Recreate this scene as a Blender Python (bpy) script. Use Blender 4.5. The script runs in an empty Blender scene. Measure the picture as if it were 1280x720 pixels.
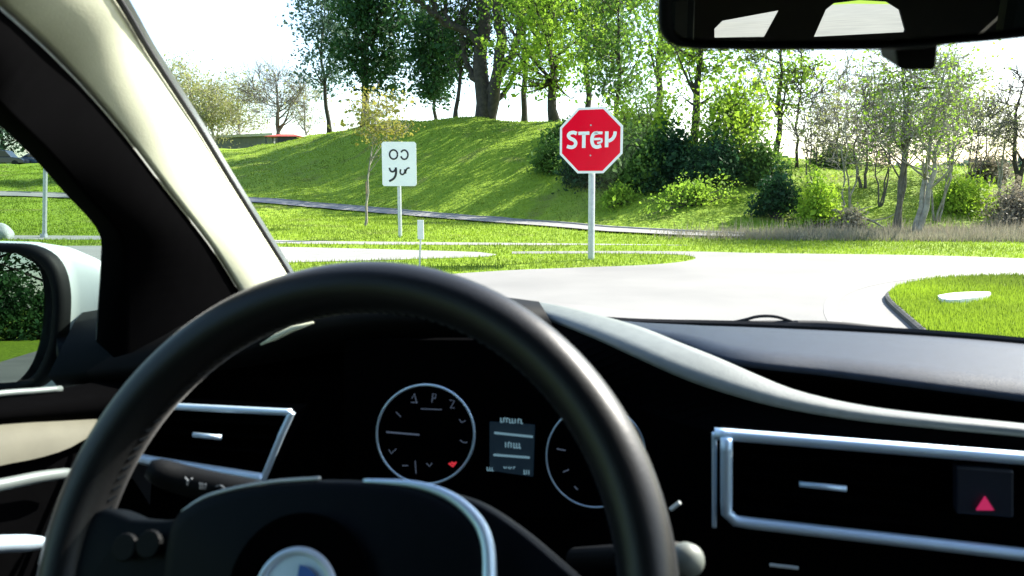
import bpy, math, random
import numpy as np
from mathutils import Vector, Matrix, Quaternion
R = math.radians
sc = bpy.context.scene
COL = sc.collection
F = 950.0                      # focal length in pixels of a 1280 wide picture
EYE = Vector((0, 0, 1.15))
PITCH = math.atan(131 / F)

# ------------------------------------------------------------------ camera
cam = bpy.data.cameras.new('camera'); cam_o = bpy.data.objects.new('camera', cam); COL.objects.link(cam_o)
sc.camera = cam_o
cam.sensor_width = 36; cam.lens = F / 1280 * 36
cam.clip_start = 0.02; cam.clip_end = 3000
cam_o.location = EYE; cam_o.rotation_euler = (R(90) - PITCH, 0, 0)
cam.dof.use_dof = True; cam.dof.focus_distance = 13; cam.dof.aperture_fstop = 13

# ------------------------------------------------------------------ light
SUN_EL, SUN_AZ = R(38), R(60)          # azimuth measured from +Y towards +X
world = bpy.data.worlds.new('World'); sc.world = world; world.use_nodes = True
nt = world.node_tree
sky = nt.nodes.new('ShaderNodeTexSky'); sky.sky_type = 'NISHITA'; sky.sun_disc = False
sky.sun_elevation = SUN_EL; sky.sun_rotation = SUN_AZ; sky.air_density = 1.0; sky.dust_density = 1.2
bg = nt.nodes['Background']; bg.inputs[1].default_value = 0.125
nt.links.new(sky.outputs[0], bg.inputs[0])
sun = bpy.data.lights.new('sun', 'SUN'); sun_o = bpy.data.objects.new('sun', sun); COL.objects.link(sun_o)
sun.energy = 5.0; sun.angle = R(0.5); sun.color = (1, .95, .86)
sd = Vector((math.sin(SUN_AZ) * math.cos(SUN_EL), math.cos(SUN_AZ) * math.cos(SUN_EL), math.sin(SUN_EL)))
sun_o.rotation_euler = (-sd).to_track_quat('-Z', 'Y').to_euler(); sun_o.location = sd * 60
vs = sc.view_settings
vs.view_transform = 'Standard'; vs.look = 'None'; vs.gamma = 1; vs.use_curve_mapping = False
vs.exposure = 1.88
sc.cycles.max_bounces = 8; sc.cycles.transparent_max_bounces = 16
sc.cycles.use_denoising = True

# ------------------------------------------------------------------ geometry of the view (used to measure real positions)
CR = Vector((1, 0, 0)); CF = Vector((0, math.cos(PITCH), -math.sin(PITCH))); CU = Vector((0, math.sin(PITCH), math.cos(PITCH)))
def ray(px, py): return CR * ((px - 640) / F) + CU * ((360 - py) / F) + CF
def W(px, py, d):                       # world point at forward distance d
    v = ray(px, py); return EYE + v * (d / v.y)
def G(px, py, z=0.0):                   # world point on level z
    v = ray(px, py); return EYE + v * ((z - EYE.z) / v.z)
def camv(x, y, z): return CR * x + CU * y - CF * z
cf = camv(.249, .168, -1).normalized()
cr = -camv(-4.077, .173, -1).normalized(); cr = (cr - cf * cr.dot(cf)).normalized()
cu = cr.cross(cf)
def car(p): return EYE + cr * p[0] + cf * p[1] + cu * p[2]       # car coordinates (x right, y forward, z up, from the eye)
def cdir(px, py):
    v = ray(px, py); return Vector((v.dot(cr), v.dot(cf), v.dot(cu)))
def K(px, py, Y): d = cdir(px, py); return d * (Y / d.y)
def KX(px, py, X): d = cdir(px, py); return d * (X / d.x)
def KZ(px, py, Z): d = cdir(px, py); return d * (Z / d.z)
def KP(px, py, o, n): d = cdir(px, py); return d * (o.dot(n) / d.dot(n))

# ------------------------------------------------------------------ materials
def mat(name, c1, c2=None, scale=5., rough=.6, metal=0., bump=0., spec=.5, detail=4, transl=0., bscale=None, coat=0.):
    m = bpy.data.materials.new(name); m.use_nodes = True; t = m.node_tree; N = t.nodes; L = t.links
    b = N['Principled BSDF']; b.inputs['Roughness'].default_value = rough; b.inputs['Metallic'].default_value = metal
    b.inputs['Specular IOR Level'].default_value = spec; b.inputs['Coat Weight'].default_value = coat
    tc = N.new('ShaderNodeTexCoord')
    nz = N.new('ShaderNodeTexNoise'); nz.inputs['Scale'].default_value = scale; nz.inputs['Detail'].default_value = detail
    L.new(tc.outputs['Object'], nz.inputs['Vector'])
    rp = N.new('ShaderNodeValToRGB'); e = rp.color_ramp.elements
    c2 = c2 or tuple(x * .8 for x in c1)
    e[0].position = .32; e[0].color = (*c1, 1); e[1].position = .68; e[1].color = (*c2, 1)
    L.new(nz.outputs['Fac'], rp.inputs[0]); L.new(rp.outputs[0], b.inputs['Base Color'])
    if bump:
        nb = N.new('ShaderNodeTexNoise'); nb.inputs['Scale'].default_value = bscale or scale * 4; nb.inputs['Detail'].default_value = 6
        L.new(tc.outputs['Object'], nb.inputs['Vector'])
        bp = N.new('ShaderNodeBump'); bp.inputs['Strength'].default_value = bump; bp.inputs['Distance'].default_value = .02
        L.new(nb.outputs['Fac'], bp.inputs['Height']); L.new(bp.outputs[0], b.inputs['Normal'])
    if transl:
        tr = N.new('ShaderNodeBsdfTranslucent'); L.new(rp.outputs[0], tr.inputs[0])
        mx = N.new('ShaderNodeMixShader'); mx.inputs[0].default_value = transl
        L.new(b.outputs[0], mx.inputs[1]); L.new(tr.outputs[0], mx.inputs[2]); L.new(mx.outputs[0], N['Material Output'].inputs[0])
    return m
def glass(name, tint, dust=0., refl=.9):
    m = bpy.data.materials.new(name); m.use_nodes = True; t = m.node_tree; N = t.nodes; L = t.links
    N.remove(N['Principled BSDF'])
    tr = N.new('ShaderNodeBsdfTransparent'); tr.inputs[0].default_value = (*tint, 1)
    gl = N.new('ShaderNodeBsdfGlossy'); gl.inputs['Roughness'].default_value = .02; gl.inputs[0].default_value = (refl, refl, refl, 1)
    fr = N.new('ShaderNodeFresnel'); geo = N.new('ShaderNodeNewGeometry')
    mi = N.new('ShaderNodeMapRange'); mi.inputs['To Min'].default_value = 1.35; mi.inputs['To Max'].default_value = 1 / 1.35   # the node turns the index over on back faces
    L.new(geo.outputs['Backfacing'], mi.inputs['Value']); L.new(mi.outputs[0], fr.inputs[0])
    mx = N.new('ShaderNodeMixShader'); L.new(fr.outputs[0], mx.inputs[0]); L.new(tr.outputs[0], mx.inputs[1]); L.new(gl.outputs[0], mx.inputs[2])
    out = mx
    if dust:
        df = N.new('ShaderNodeBsdfTranslucent'); df.inputs[0].default_value = (.8, .82, .8, 1)
        tc = N.new('ShaderNodeTexCoord'); nz = N.new('ShaderNodeTexNoise'); nz.inputs['Scale'].default_value = 9; nz.inputs['Detail'].default_value = 5
        L.new(tc.outputs['Object'], nz.inputs['Vector'])
        ml = N.new('ShaderNodeMath'); ml.operation = 'MULTIPLY'; ml.inputs[1].default_value = dust * 2; L.new(nz.outputs['Fac'], ml.inputs[0])
        m2 = N.new('ShaderNodeMixShader'); L.new(ml.outputs[0], m2.inputs[0]); L.new(mx.outputs[0], m2.inputs[1]); L.new(df.outputs[0], m2.inputs[2]); out = m2
    L.new(out.outputs[0], N['Material Output'].inputs[0])
    return m
def lit(name, c, s):
    m = bpy.data.materials.new(name); m.use_nodes = True; b = m.node_tree.nodes['Principled BSDF']
    b.inputs['Base Color'].default_value = (.01, .01, .01, 1); b.inputs['Emission Color'].default_value = (*c, 1); b.inputs['Emission Strength'].default_value = s
    return m

M = dict(
    concrete=mat('concrete', (.195, .19, .178), (.14, .138, .13), .55, .85, bump=.15, bscale=60),
    concrete_pale=mat('concrete_pale', (.23, .225, .21), (.19, .185, .172), 3, .85, bump=.15, bscale=60),
    kerb=mat('kerb', (.22, .22, .21), (.12, .12, .115), 4, .9, bump=.3),
    shaded_kerb=mat('shaded_kerb', (.07, .07, .065), (.04, .045, .04), 4, .9, bump=.3),  # kerb tone darkened to carry the shadow line along the island edge
    bark=mat('bark', (.055, .045, .035), (.02, .018, .015), 6, .9, bump=.8),
    bark_pale=mat('bark_pale', (.32, .30, .25), (.14, .13, .10), 7, .9, bump=.5),
    bark_grey=mat('bark_grey', (.13, .12, .10), (.06, .055, .045), 7, .9, bump=.5),
    galv=mat('galvanised_steel', (.5, .53, .56), (.4, .43, .46), 20, .45, .6),
    sign_red=mat('sign_red', (.86, .004, .028), (.82, .003, .024), 3, .6, spec=.03),
    sign_white=mat('sign_white', (.88, .88, .88), (.84, .84, .84), 3, .6, spec=.1),
    ink=mat('ink', (.015, .015, .02), None, 3, .5),
    post_white=mat('post_white', (.8, .8, .78), (.7, .7, .68), 9, .5),
    wood=mat('wood', (.25, .19, .12), (.14, .10, .06), 12, .8),
    plastic=mat('black_plastic', (.004, .0045, .005), (.003, .0035, .004), 60, .6, bump=.05, bscale=500, spec=.12),
    dash=mat('dash_grain', (.015, .024, .040), (.011, .018, .030), 80, .5, bump=.12, bscale=700, spec=.2),
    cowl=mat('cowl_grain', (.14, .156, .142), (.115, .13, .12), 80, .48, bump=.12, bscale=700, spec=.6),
    void=mat('deep_black', (.001, .001, .0012), None, 60, .9, spec=.01),
    leather=mat('leather', (.0025, .0028, .0032), (.002, .0025, .003), 120, .42, bump=.03, bscale=380, spec=.42),
    pad=mat('pad_vinyl', (.0015, .003, .005), (.001, .0024, .004), 120, .55, bump=.05, bscale=600, spec=.09),
    cream=mat('cream_trim', (.50, .52, .38), (.47, .49, .36), 30, .8, bump=.05, bscale=500),
    headliner=mat('headliner', (.012, .012, .012), None, 30, .95),
    beige=mat('beige_trim', (.085, .083, .058), (.07, .068, .048), 30, .8),
    chrome=mat('satin_chrome', (.72, .88, 1.0), (.68, .84, .98), 20, .55, .9),
    silver=mat('silver_plastic', (.55, .58, .56), (.5, .53, .52), 20, .4, .2),
    strip=mat('dull_strip', (.16, .19, .18), (.14, .165, .16), 30, .4, .3),
    knob=mat('knob_grey', (.14, .155, .135), None, 30, .5),
    emblem=mat('emblem_metal', (.70, .82, .95), None, 30, .35, .3),
    stalk_ink=mat('stalk_ink', (.10, .12, .14), None, 3, .6),
    mirror=mat('mirror', (.36, .38, .37), (.36, .38, .37), 1, .0, 1.0),
    paint=mat('white_car_paint', (.72, .76, .74), (.70, .74, .72), 2, .3, coat=.6),
    rubber=mat('rubber', (.012, .012, .013), None, 30, .8),
    wind=glass('windshield_glass', (.97, .985, .975), .0, .22),
    mirror_clear=mat('mirror_clear', (.85, .88, .80), (.85, .88, .80), 1, .0, 1.0),
    side=glass('door_glass', (.50, .60, .56), 0, .5),
    screen=lit('screen_glow', (.04, .13, .24), .018),
    glyph=lit('glyph_glow', (.26, .48, .60), .13),
    mark=lit('mark_glow', (.30, .40, .60), .05),
    redmark=lit('red_glow', (.9, .04, .06), .18),
    hazard=lit('hazard_glow', (.75, .03, .16), .16),
    button=mat('button', (.012, .016, .028), None, 30, .4),
    blue=mat('emblem_blue', (.02, .12, .45), None, 30, .35),
    roof_red=mat('roof_red', (.35, .05, .035), (.28, .04, .03), 3, .7),
    roof_pale=mat('roof_pale', (.5, .52, .5), (.45, .46, .45), 3, .7),
    wall_grey=mat('wall_grey', (.16, .18, .17), (.12, .14, .13), 2, .8),
    dark_wall=mat('dark_wall', (.03, .035, .045), (.02, .02, .03), 3, .8),
    yellow=mat('yellow_awning', (.6, .5, .05), None, 3, .7),
    car_dark=mat('dark_paint', (.02, .025, .04), None, 3, .3, coat=.8),
    car_blue=mat('blue_grey_paint', (.05, .08, .14), None, 3, .3, coat=.8),
    tint=mat('dark_glass', (.02, .03, .035), None, 3, .08),
    rock=mat('rock', (.35, .37, .36), (.22, .24, .24), 9, .9, bump=.5),
)
def leafmat(name, c1, c2, tr=.5): return mat(name, c1, c2, 1.2, .65, detail=5, transl=tr, spec=.18)
LM = dict(
    dark=leafmat('leaf_dark', (.014, .050, .022), (.035, .095, .022), .35),
    deep=leafmat('leaf_deep', (.020, .065, .030), (.045, .11, .030), .4),
    blue=leafmat('leaf_bluish', (.05, .10, .07), (.08, .14, .09), .35),
    light=leafmat('leaf_light', (.18, .32, .03), (.28, .42, .045), .6),
    bright=leafmat('leaf_bright', (.24, .40, .03), (.34, .48, .04), .5),
    mid=leafmat('leaf_mid', (.07, .15, .03), (.12, .22, .035), .45),
    olive=leafmat('leaf_olive', (.22, .24, .08), (.30, .32, .12), .5),
    gold=leafmat('leaf_gold', (.30, .26, .05), (.22, .24, .05), .5),
    dry=leafmat('leaf_dry', (.30, .28, .20), (.20, .19, .12), .3),
    dryb=leafmat('leaf_dry_brown', (.19, .165, .12), (.28, .25, .19), .3),
)

# ------------------------------------------------------------------ object helpers
def link(name, me, m, parent=None, smooth=False, bevel=0, solid=0):
    o = bpy.data.objects.new(name, me); COL.objects.link(o)
    if m: me.materials.append(m)
    if parent: o.parent = parent
    if smooth: me.polygons.foreach_set('use_smooth', [True] * len(me.polygons))
    if solid:
        s = o.modifiers.new('s', 'SOLIDIFY'); s.thickness = solid; s.offset = 0
    if bevel:
        b = o.modifiers.new('b', 'BEVEL'); b.width = bevel; b.segments = 2
    return o
def root_of(parent):
    v = Vector((0, 0, 0)); p = parent
    while p: v += p.location; p = p.parent
    return v
def mk(name, verts, faces, m, parent=None, smooth=False, bevel=0, solid=0):
    off = root_of(parent)
    me = bpy.data.meshes.new(name)
    me.from_pydata([(v[0] - off.x, v[1] - off.y, v[2] - off.z) for v in verts], [], faces); me.validate(); me.update()
    return link(name, me, m, parent, smooth, bevel, solid)
def empty(name, loc): o = bpy.data.objects.new(name, None); COL.objects.link(o); o.location = loc; o.empty_display_size = .1; return o
def tag(o, label=None, cat=None, group=None, kind=None):
    if label: o['label'] = label
    if cat: o['category'] = cat
    if group: o['group'] = group
    if kind: o['kind'] = kind
    return o
class B:
    def __init__(s): s.v = []; s.f = []
    def add(s, v, f): n = len(s.v); s.v += [tuple(p) for p in v]; s.f += [tuple(i + n for i in q) for q in f]; return s
    def tube(s, pts, rad, n=8, cap=True):
        pts = [Vector(p) for p in pts]
        if not hasattr(rad, '__len__'): rad = [rad] * len(pts)
        v = []; ref = None
        for i, p in enumerate(pts):
            d = (pts[min(i + 1, len(pts) - 1)] - pts[max(i - 1, 0)])
            d = d.normalized() if d.length > 1e-9 else Vector((0, 0, 1))
            if ref is None: ref = d.orthogonal().normalized()
            a = (ref - d * ref.dot(d)); a = a.normalized() if a.length > 1e-6 else d.orthogonal().normalized(); ref = a
            b = d.cross(a)
            for k in range(n):
                t = 2 * math.pi * k / n; v.append(p + (a * math.cos(t) + b * math.sin(t)) * rad[i])
        f = []
        for i in range(len(pts) - 1):
            for k in range(n):
                q = (k + 1) % n; f.append((i * n + k, i * n + q, (i + 1) * n + q, (i + 1) * n + k))
        if cap: f.append(tuple(range(n))[::-1]); f.append(tuple((len(pts) - 1) * n + k for k in range(n)))
        return s.add(v, f)
    def box(s, c, h, M3=None):
        v = []
        for x in (-1, 1):
            for y in (-1, 1):
                for z in (-1, 1):
                    p = Vector((x * h[0], y * h[1], z * h[2]))
                    v.append(Vector(c) + (M3 @ p if M3 else p))
        return s.add(v, [(0, 1, 3, 2), (4, 6, 7, 5), (0, 4, 5, 1), (2, 3, 7, 6), (0, 2, 6, 4), (1, 5, 7, 3)])
    def prism(s, pts, ext):              # planar outline swept by vector ext
        n = len(pts); pts = [Vector(p) for p in pts]
        v = pts + [p + ext for p in pts]
        return s.add(v, [tuple(range(n))[::-1], tuple(range(n, 2 * n))] + [(i, (i + 1) % n, n + (i + 1) % n, n + i) for i in range(n)])
    def loft(s, rows, close=False):
        n = len(rows[0]); v = [p for r in rows for p in r]; f = []
        for i in range(len(rows) - 1):
            for k in range(n if close else n - 1):
                q = (k + 1) % n; f.append((i * n + k, i * n + q, (i + 1) * n + q, (i + 1) * n + k))
        return s.add(v, f)
    def map(s, fn): s.v = [tuple(fn(p)) for p in s.v]; return s
    def build(s, name, m, parent=None, **k): return mk(name, s.v, s.f, m, parent, **k)
def resample(pts, n, smooth=True):
    pts = [Vector(p) for p in pts]
    if smooth and len(pts) > 2:
        q = []
        for i in range(len(pts) - 1):
            p0 = pts[max(i - 1, 0)]; p1 = pts[i]; p2 = pts[i + 1]; p3 = pts[min(i + 2, len(pts) - 1)]
            for k in range(8):
                t = k / 8; q.append(.5 * ((2 * p1) + (p2 - p0) * t + (2 * p0 - 5 * p1 + 4 * p2 - p3) * t * t + (3 * p1 - p0 - 3 * p2 + p3) * t ** 3))
        q.append(pts[-1]); pts = q
    L = [0]
    for a, b in zip(pts, pts[1:]): L.append(L[-1] + (b - a).length)
    out = []; j = 0
    for i in range(n):
        t = L[-1] * i / (n - 1)
        while j < len(L) - 2 and L[j + 1] < t: j += 1
        u = (t - L[j]) / max(L[j + 1] - L[j], 1e-9); out.append(pts[j].lerp(pts[j + 1], min(max(u, 0), 1)))
    return out
def np_mesh(name, v, faces_n, m, parent=None):   # v: (N*faces_n,3) unshared polygons
    off = root_of(parent); v = v - np.array(off)
    me = bpy.data.meshes.new(name); n = len(v)
    me.vertices.add(n); me.vertices.foreach_set('co', v.astype(np.float32).ravel())
    me.loops.add(n); me.loops.foreach_set('vertex_index', np.arange(n, dtype=np.int32))
    me.polygons.add(n // faces_n); me.polygons.foreach_set('loop_start', np.arange(0, n, faces_n, dtype=np.int32))
    me.polygons.foreach_set('loop_total', np.full(n // faces_n, faces_n, dtype=np.int32))
    me.update(calc_edges=True)
    return link(name, me, m, parent)

# ------------------------------------------------------------------ terrain
TAB = [(-500, 20, 212, 80), (-200, 20, 211, 78), (0, 21, 208, 76), (100, 22, 203, 74), (220, 23, 192, 70), (300, 25, 188, 68), (345, 26, 183, 64),
       (420, 28, 166, 56), (500, 27, 152, 46), (600, 24.5, 150, 41), (700, 21.5, 156, 38), (800, 19.5, 170, 34), (900, 18.4, 188, 31),
       (1000, 18.0, 203, 29), (1100, 17.8, 208, 28), (1200, 17.8, 210, 28), (1300, 18.0, 216, 29), (1600, 20, 226, 36)]
TA = np.array([math.atan((t[0] - 640) / F) for t in TAB])
T0 = np.array([t[1] for t in TAB], float)
T1 = np.array([t[3] for t in TAB], float)
TH = np.array([W(t[0], t[2], t[3]).z for t in TAB])
def terr(x, y):
    x = np.asarray(x, float); y = np.asarray(y, float)
    a = np.arctan2(x, y); d = np.where(np.abs(a) < 1.0, y, np.hypot(x, y) * .54)
    d0 = np.interp(a, TA, T0); d1 = np.interp(a, TA, T1); h = np.interp(a, TA, TH)
    fade = np.clip((1.25 - np.abs(a)) / .35, 0, 1); fade = fade * fade * (3 - 2 * fade)
    t = np.clip((d - d0) / (d1 - d0), 0, 1); s = t * t * (3 - 2 * t) * .55 + (1 - (1 - t) ** 2) * .45
    bump = .10 * np.sin(x * .9 + 1.3 * np.sin(y * .31)) * np.sin(y * .55 + .7) + .05 * np.sin(x * 2.3 + y * 1.1)
    return fade * (s * h + bump * np.clip(t * 6, 0, 1) * np.clip((1.3 - t) * 5, 0.2, 1))
def tz(x, y): return float(terr(x, y))
def TG(px, py):                        # point where the view line meets the terrain
    v = ray(px, py); lo = None
    for i in range(20, 3000):
        d = i * .05 * (1 + i * .0008); p = EYE + v * (d / v.y)
        if p.z <= tz(p.x, p.y): return Vector((p.x, p.y, tz(p.x, p.y)))
    return EYE + v * 60

gm = bpy.data.materials.new('lawn'); gm.use_nodes = True
def lawn_mat(m, A, Bc, C):
    t = m.node_tree; N = t.nodes; L = t.links; b = N['Principled BSDF']; b.inputs['Roughness'].default_value = .9; b.inputs['Specular IOR Level'].default_value = .15
    tc = N.new('ShaderNodeTexCoord')
    def nz(s, d=5):
        n = N.new('ShaderNodeTexNoise'); n.inputs['Scale'].default_value = s; n.inputs['Detail'].default_value = d; L.new(tc.outputs['Object'], n.inputs['Vector']); return n
    r1 = N.new('ShaderNodeValToRGB'); r1.color_ramp.elements[0].position = .35; r1.color_ramp.elements[0].color = (*A, 1); r1.color_ramp.elements[1].position = .65; r1.color_ramp.elements[1].color = (*Bc, 1)
    L.new(nz(3.5).outputs['Fac'], r1.inputs[0])
    r2 = N.new('ShaderNodeValToRGB'); r2.color_ramp.elements[0].position = .56; r2.color_ramp.elements[0].color = (0, 0, 0, 1); r2.color_ramp.elements[1].position = .70; r2.color_ramp.elements[1].color = (1, 1, 1, 1)
    L.new(nz(.55, 6).outputs['Fac'], r2.inputs[0])
    mx = N.new('ShaderNodeMixRGB'); L.new(r2.outputs[0], mx.inputs[0]); L.new(r1.outputs[0], mx.inputs[1]); mx.inputs[2].default_value = (*C, 1)
    L.new(mx.outputs[0], b.inputs['Base Color'])
    bp = N.new('ShaderNodeBump'); bp.inputs['Strength'].default_value = .9; bp.inputs['Distance'].default_value = .12
    L.new(nz(9, 8).outputs['Fac'], bp.inputs['Height']); L.new(bp.outputs[0], b.inputs['Normal'])
lawn_mat(gm, (.14, .23, .015), (.20, .29, .020), (.14, .16, .035))
na = 420; ang = []
for i in range(na + 1):
    t = i / na; ang.append(-1.25 + 2.5 * t)
back = [1.25 + (2 * math.pi - 2.5) * i / 60 for i in range(1, 60)]
ang = ang + back
rr = [0.0, 1, 2, 3] + list(np.geomspace(4, 130, 170)) + [150, 180, 230, 320, 500, 900, 2000]
vv = [(0, 0, 0)]; A_ = np.array(ang)
for r in rr[1:]:
    x = r * np.sin(A_); y = r * np.cos(A_); z = terr(x, y)
    vv += list(zip(x, y, z))
nA = len(ang); ff = []
for k in range(nA): ff.append((0, 1 + (k + 1) % nA, 1 + k))
for i in range(len(rr) - 2):
    a = 1 + i * nA; b = a + nA
    for k in range(nA):
        q = (k + 1) % nA; ff.append((a + k, a + q, b + q, b + k))
tag(mk('ground', vv, ff, gm, smooth=True), kind='structure')

ROADS = []                             # level polygons, used to keep the grass off them
def sheet(name, pts, z, m, n=None):
    poly = [(p.x, p.y) for p in pts]; ROADS.append(poly)
    return tag(mk(name, [(x, y, z) for x, y in poly], [tuple(range(len(poly)))], m), kind='structure')
def inside(poly, x, y):
    r = np.zeros(len(x), bool); n = len(poly)
    for i in range(n):
        x1, y1 = poly[i]; x2, y2 = poly[(i + 1) % n]
        c = ((y1 > y) != (y2 > y)) & (x < (x2 - x1) * (y - y1) / (y2 - y1 + 1e-12) + x1); r ^= c
    return r
def curve_px(l, n=40): return resample([G(*p) for p in l], n)
# our road with the junction
lo_is = curve_px([(100, 392), (360, 360), (600, 340.5), (720, 335), (800, 332), (845, 328.5), (868, 324.5), (866, 321), (850, 318.6), (800, 317.4), (740, 317.2), (640, 317.6)], 60)
up_rd = curve_px([(640, 314.8), (740, 314.2), (870, 314.8), (940, 316.6), (1020, 317.6), (1150, 319.5), (1280, 323.5), (1500, 333), (2000, 352)], 40)
r_is = curve_px([(2000, 372), (1500, 352), (1280, 350), (1210, 351), (1160, 354.5), (1125, 362), (1108, 371), (1108, 380), (1128, 400), (1160, 428), (1230, 480), (1340, 560)], 60)
c0 = G(1340, 560)
hw = Vector((cf.x, cf.y, 0)).normalized(); lw = Vector((-hw.y, hw.x, 0))
backL = G(100, 392); 
pts = lo_is + up_rd + r_is + [c0 - hw * 2.5 - lw * 16, c0 - hw * 150 - lw * 16, c0 - hw * 150 + lw * 5.4, c0 - hw * 7 + lw * 5.4, backL]
sheet('road', pts, .006, M['concrete'])
# side lane on the left
side_up = curve_px([(-900, 311), (-200, 308.5), (200, 307.5), (380, 309.5), (560, 314.2), (612, 316.2), (622, 318.5)], 40)
side_lo = curve_px([(622, 318.5), (600, 321.5), (380, 328), (200, 331.5), (0, 334), (-900, 345)], 40)
sheet('side_road', side_up + side_lo, .006, M['concrete_pale'])
# sidewalk behind the lane
def strip_px(up, lo, n=60): return curve_px(up, n) + curve_px(lo, n)[::-1]
sw_up = [(-900, 294), (0, 294.5), (200, 296.5), (380, 301.2), (560, 303.2), (740, 304.9), (860, 306.6)]
sw_lo = [(-900, 299), (0, 299.5), (200, 301.5), (380, 305.0), (560, 306.4), (740, 306.7), (860, 307.0)]
sheet('sidewalk', strip_px(sw_up, sw_lo), .006, M['concrete_pale'])
# footpath that climbs away to the left, draped on the ground
pa_up = [(-900, 236), (-200, 238), (0, 241), (120, 244.5), (300, 248.5), (400, 256.0), (500, 265.0), (600, 273.6), (700, 281.0), (760, 286.5), (865, 292.5), (930, 295.5)]
pa_lo = [(-900, 240), (-200, 242.5), (0, 246), (120, 249.5), (300, 253.5), (400, 261.5), (500, 270.0), (600, 278.2), (700, 286.0), (760, 291.5), (865, 296.8), (930, 298.5)]
def drape_px(l, n):
    q = resample([Vector((x, y, 0)) for x, y in l], n); return [TG(p.x, p.y) for p in q]
ua, la = drape_px(pa_up, 120), drape_px(pa_lo, 120)
rows = []
for i in range(5):
    rows.append([Vector((p.x, p.y, 0)) for p in [a.lerp(b, i / 4) for a, b in zip(ua, la)]])
rows = [[Vector((p.x, p.y, tz(p.x, p.y) + .05)) for p in r] for r in rows]
ROADS.append([(p.x, p.y) for p in ua + la[::-1]])
b = B(); b.loft(rows); tag(b.build('footpath', M['concrete_pale'], smooth=True), kind='structure')
def kerb(name, line, h, w, m, out):    # kerb along a line, 'out' +1/-1 side
    b = B(); rows = []
    n = len(line)
    for i, p in enumerate(line):
        d = (line[min(i + 1, n - 1)] - line[max(i - 1, 0)]); d.z = 0; d.normalize(); s = Vector((-d.y, d.x, 0)) * out
        z = tz(p.x, p.y)
        rows.append([Vector((p.x, p.y, z - .05)), Vector((p.x, p.y, z + h - .015)), Vector((p.x, p.y, z + h)) + s * .02, Vector((p.x, p.y, z + h)) + s * w, Vector((p.x, p.y, z - .05)) + s * w])
    b.loft(rows); return tag(b.build(name, m), kind='structure')
kerb('path_kerb', ua, .08, .15, M['kerb'], 1)
#kerb('sidewalk_kerb', curve_px(sw_up, 80), .035, .1, M['kerb'], 1)
#kerb('lane_kerb', curve_px([(380, 309.5), (560, 314.2), (612, 316.0), (660, 315.8), (740, 313.6), (800, 313.6)], 60), .03, .1, M['kerb'], 1)
# right island: raised lawn with a kerb
ki = r_is
isl = [(p.x, p.y) for p in ki]
kb = kerb('island_kerb', ki, .06, .035, M['shaded_kerb'], 1)
lm2 = gm
ins = []
for i, p in enumerate(ki):
    d = (ki[min(i + 1, len(ki) - 1)] - ki[max(i - 1, 0)]); d.z = 0; d.normalize(); s = Vector((-d.y, d.x, 0)); ins.append(p + s * .03)
far = ins[0] + Vector((4, -8, 0))
tag(mk('island_lawn', [(p.x, p.y, .057) for p in ins] + [(ins[0].x, ins[-1].y, .057)], [tuple(range(len(ins) + 1))], gm), kind='structure')
ISL = [(p.x, p.y) for p in ins] + [(ins[0].x, ins[-1].y)]
# paler gutter that runs round the island
gu = curve_px([(1500, 346.5), (1280, 345), (1200, 346), (1130, 351), (1085, 359), (1056, 370), (1046, 384), (1050, 400), (1075, 430)], 50)
gl = curve_px([(1500, 343.5), (1280, 342), (1190, 343.2), (1115, 348), (1068, 357), (1040, 369), (1030, 384), (1033, 400), (1055, 430)], 50)
b = B(); b.loft([[Vector((p.x, p.y, .009)) for p in gu], [Vector((p.x, p.y, .009)) for p in gl]]); tag(b.build('gutter', M['concrete_pale']), kind='structure')

# ------------------------------------------------------------------ grass
rng = np.random.default_rng(7)
def blades(name, px0, px1, d0, d1, n, h, w, m, keep=None, zf=None, lean=.5, power=1.0):
    px = rng.uniform(px0, px1, n); d = np.exp(rng.uniform(math.log(d0), math.log(d1), n))
    x = (px - 640) / F * d; y = d
    k = np.ones(n, bool)
    if keep is not None: k = keep(x, y)
    else:
        for poly in ROADS: k &= ~inside(poly, x, y)
        k &= ~inside(ISL, x, y)
    x, y, d = x[k], y[k], d[k]; n = len(x)
    z = zf(x, y) if zf else terr(x, y)
    hh = h * rng.uniform(.5, 1.3, n) * (1 + d * .02); ww = w * (.6 + d * .09)
    a = rng.uniform(0, math.pi, n); la = rng.uniform(0, 2 * math.pi, n); ll = hh * lean * rng.uniform(0, 1, n)
    v = np.zeros((n, 3, 3))
    v[:, 0] = np.stack([x - np.cos(a) * ww / 2, y - np.sin(a) * ww / 2, z - .01], 1)
    v[:, 1] = np.stack([x + np.cos(a) * ww / 2, y + np.sin(a) * ww / 2, z - .01], 1)
    v[:, 2] = np.stack([x + np.cos(la) * ll, y + np.sin(la) * ll, z + hh], 1)
    return tag(np_mesh(name, v.reshape(-1, 3), 3, m), kind='stuff')
lb = M['leather'].node_tree.nodes['Principled BSDF']; lb.inputs['Sheen Weight'].default_value = .10; lb.inputs['Sheen Roughness'].default_value = .35
gb = mat('grass_blade', (.11, .165, .02), (.23, .34, .022), .4, .6, detail=7, transl=.5, spec=.2)
tag(blades('grass', -60, 1340, 8.0, 60, 180000, .040, .012, gb), 'short bright green grass over the lawns and the slope', 'grass')
tag(blades('grass', 1000, 1500, 4.5, 9.5, 90000, .038, .009, gb, keep=lambda x, y: inside(ISL, x, y), zf=lambda x, y: np.full(len(x), .057)), 'bright green lawn grass on the raised kerbed island at the right', 'grass')
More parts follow.
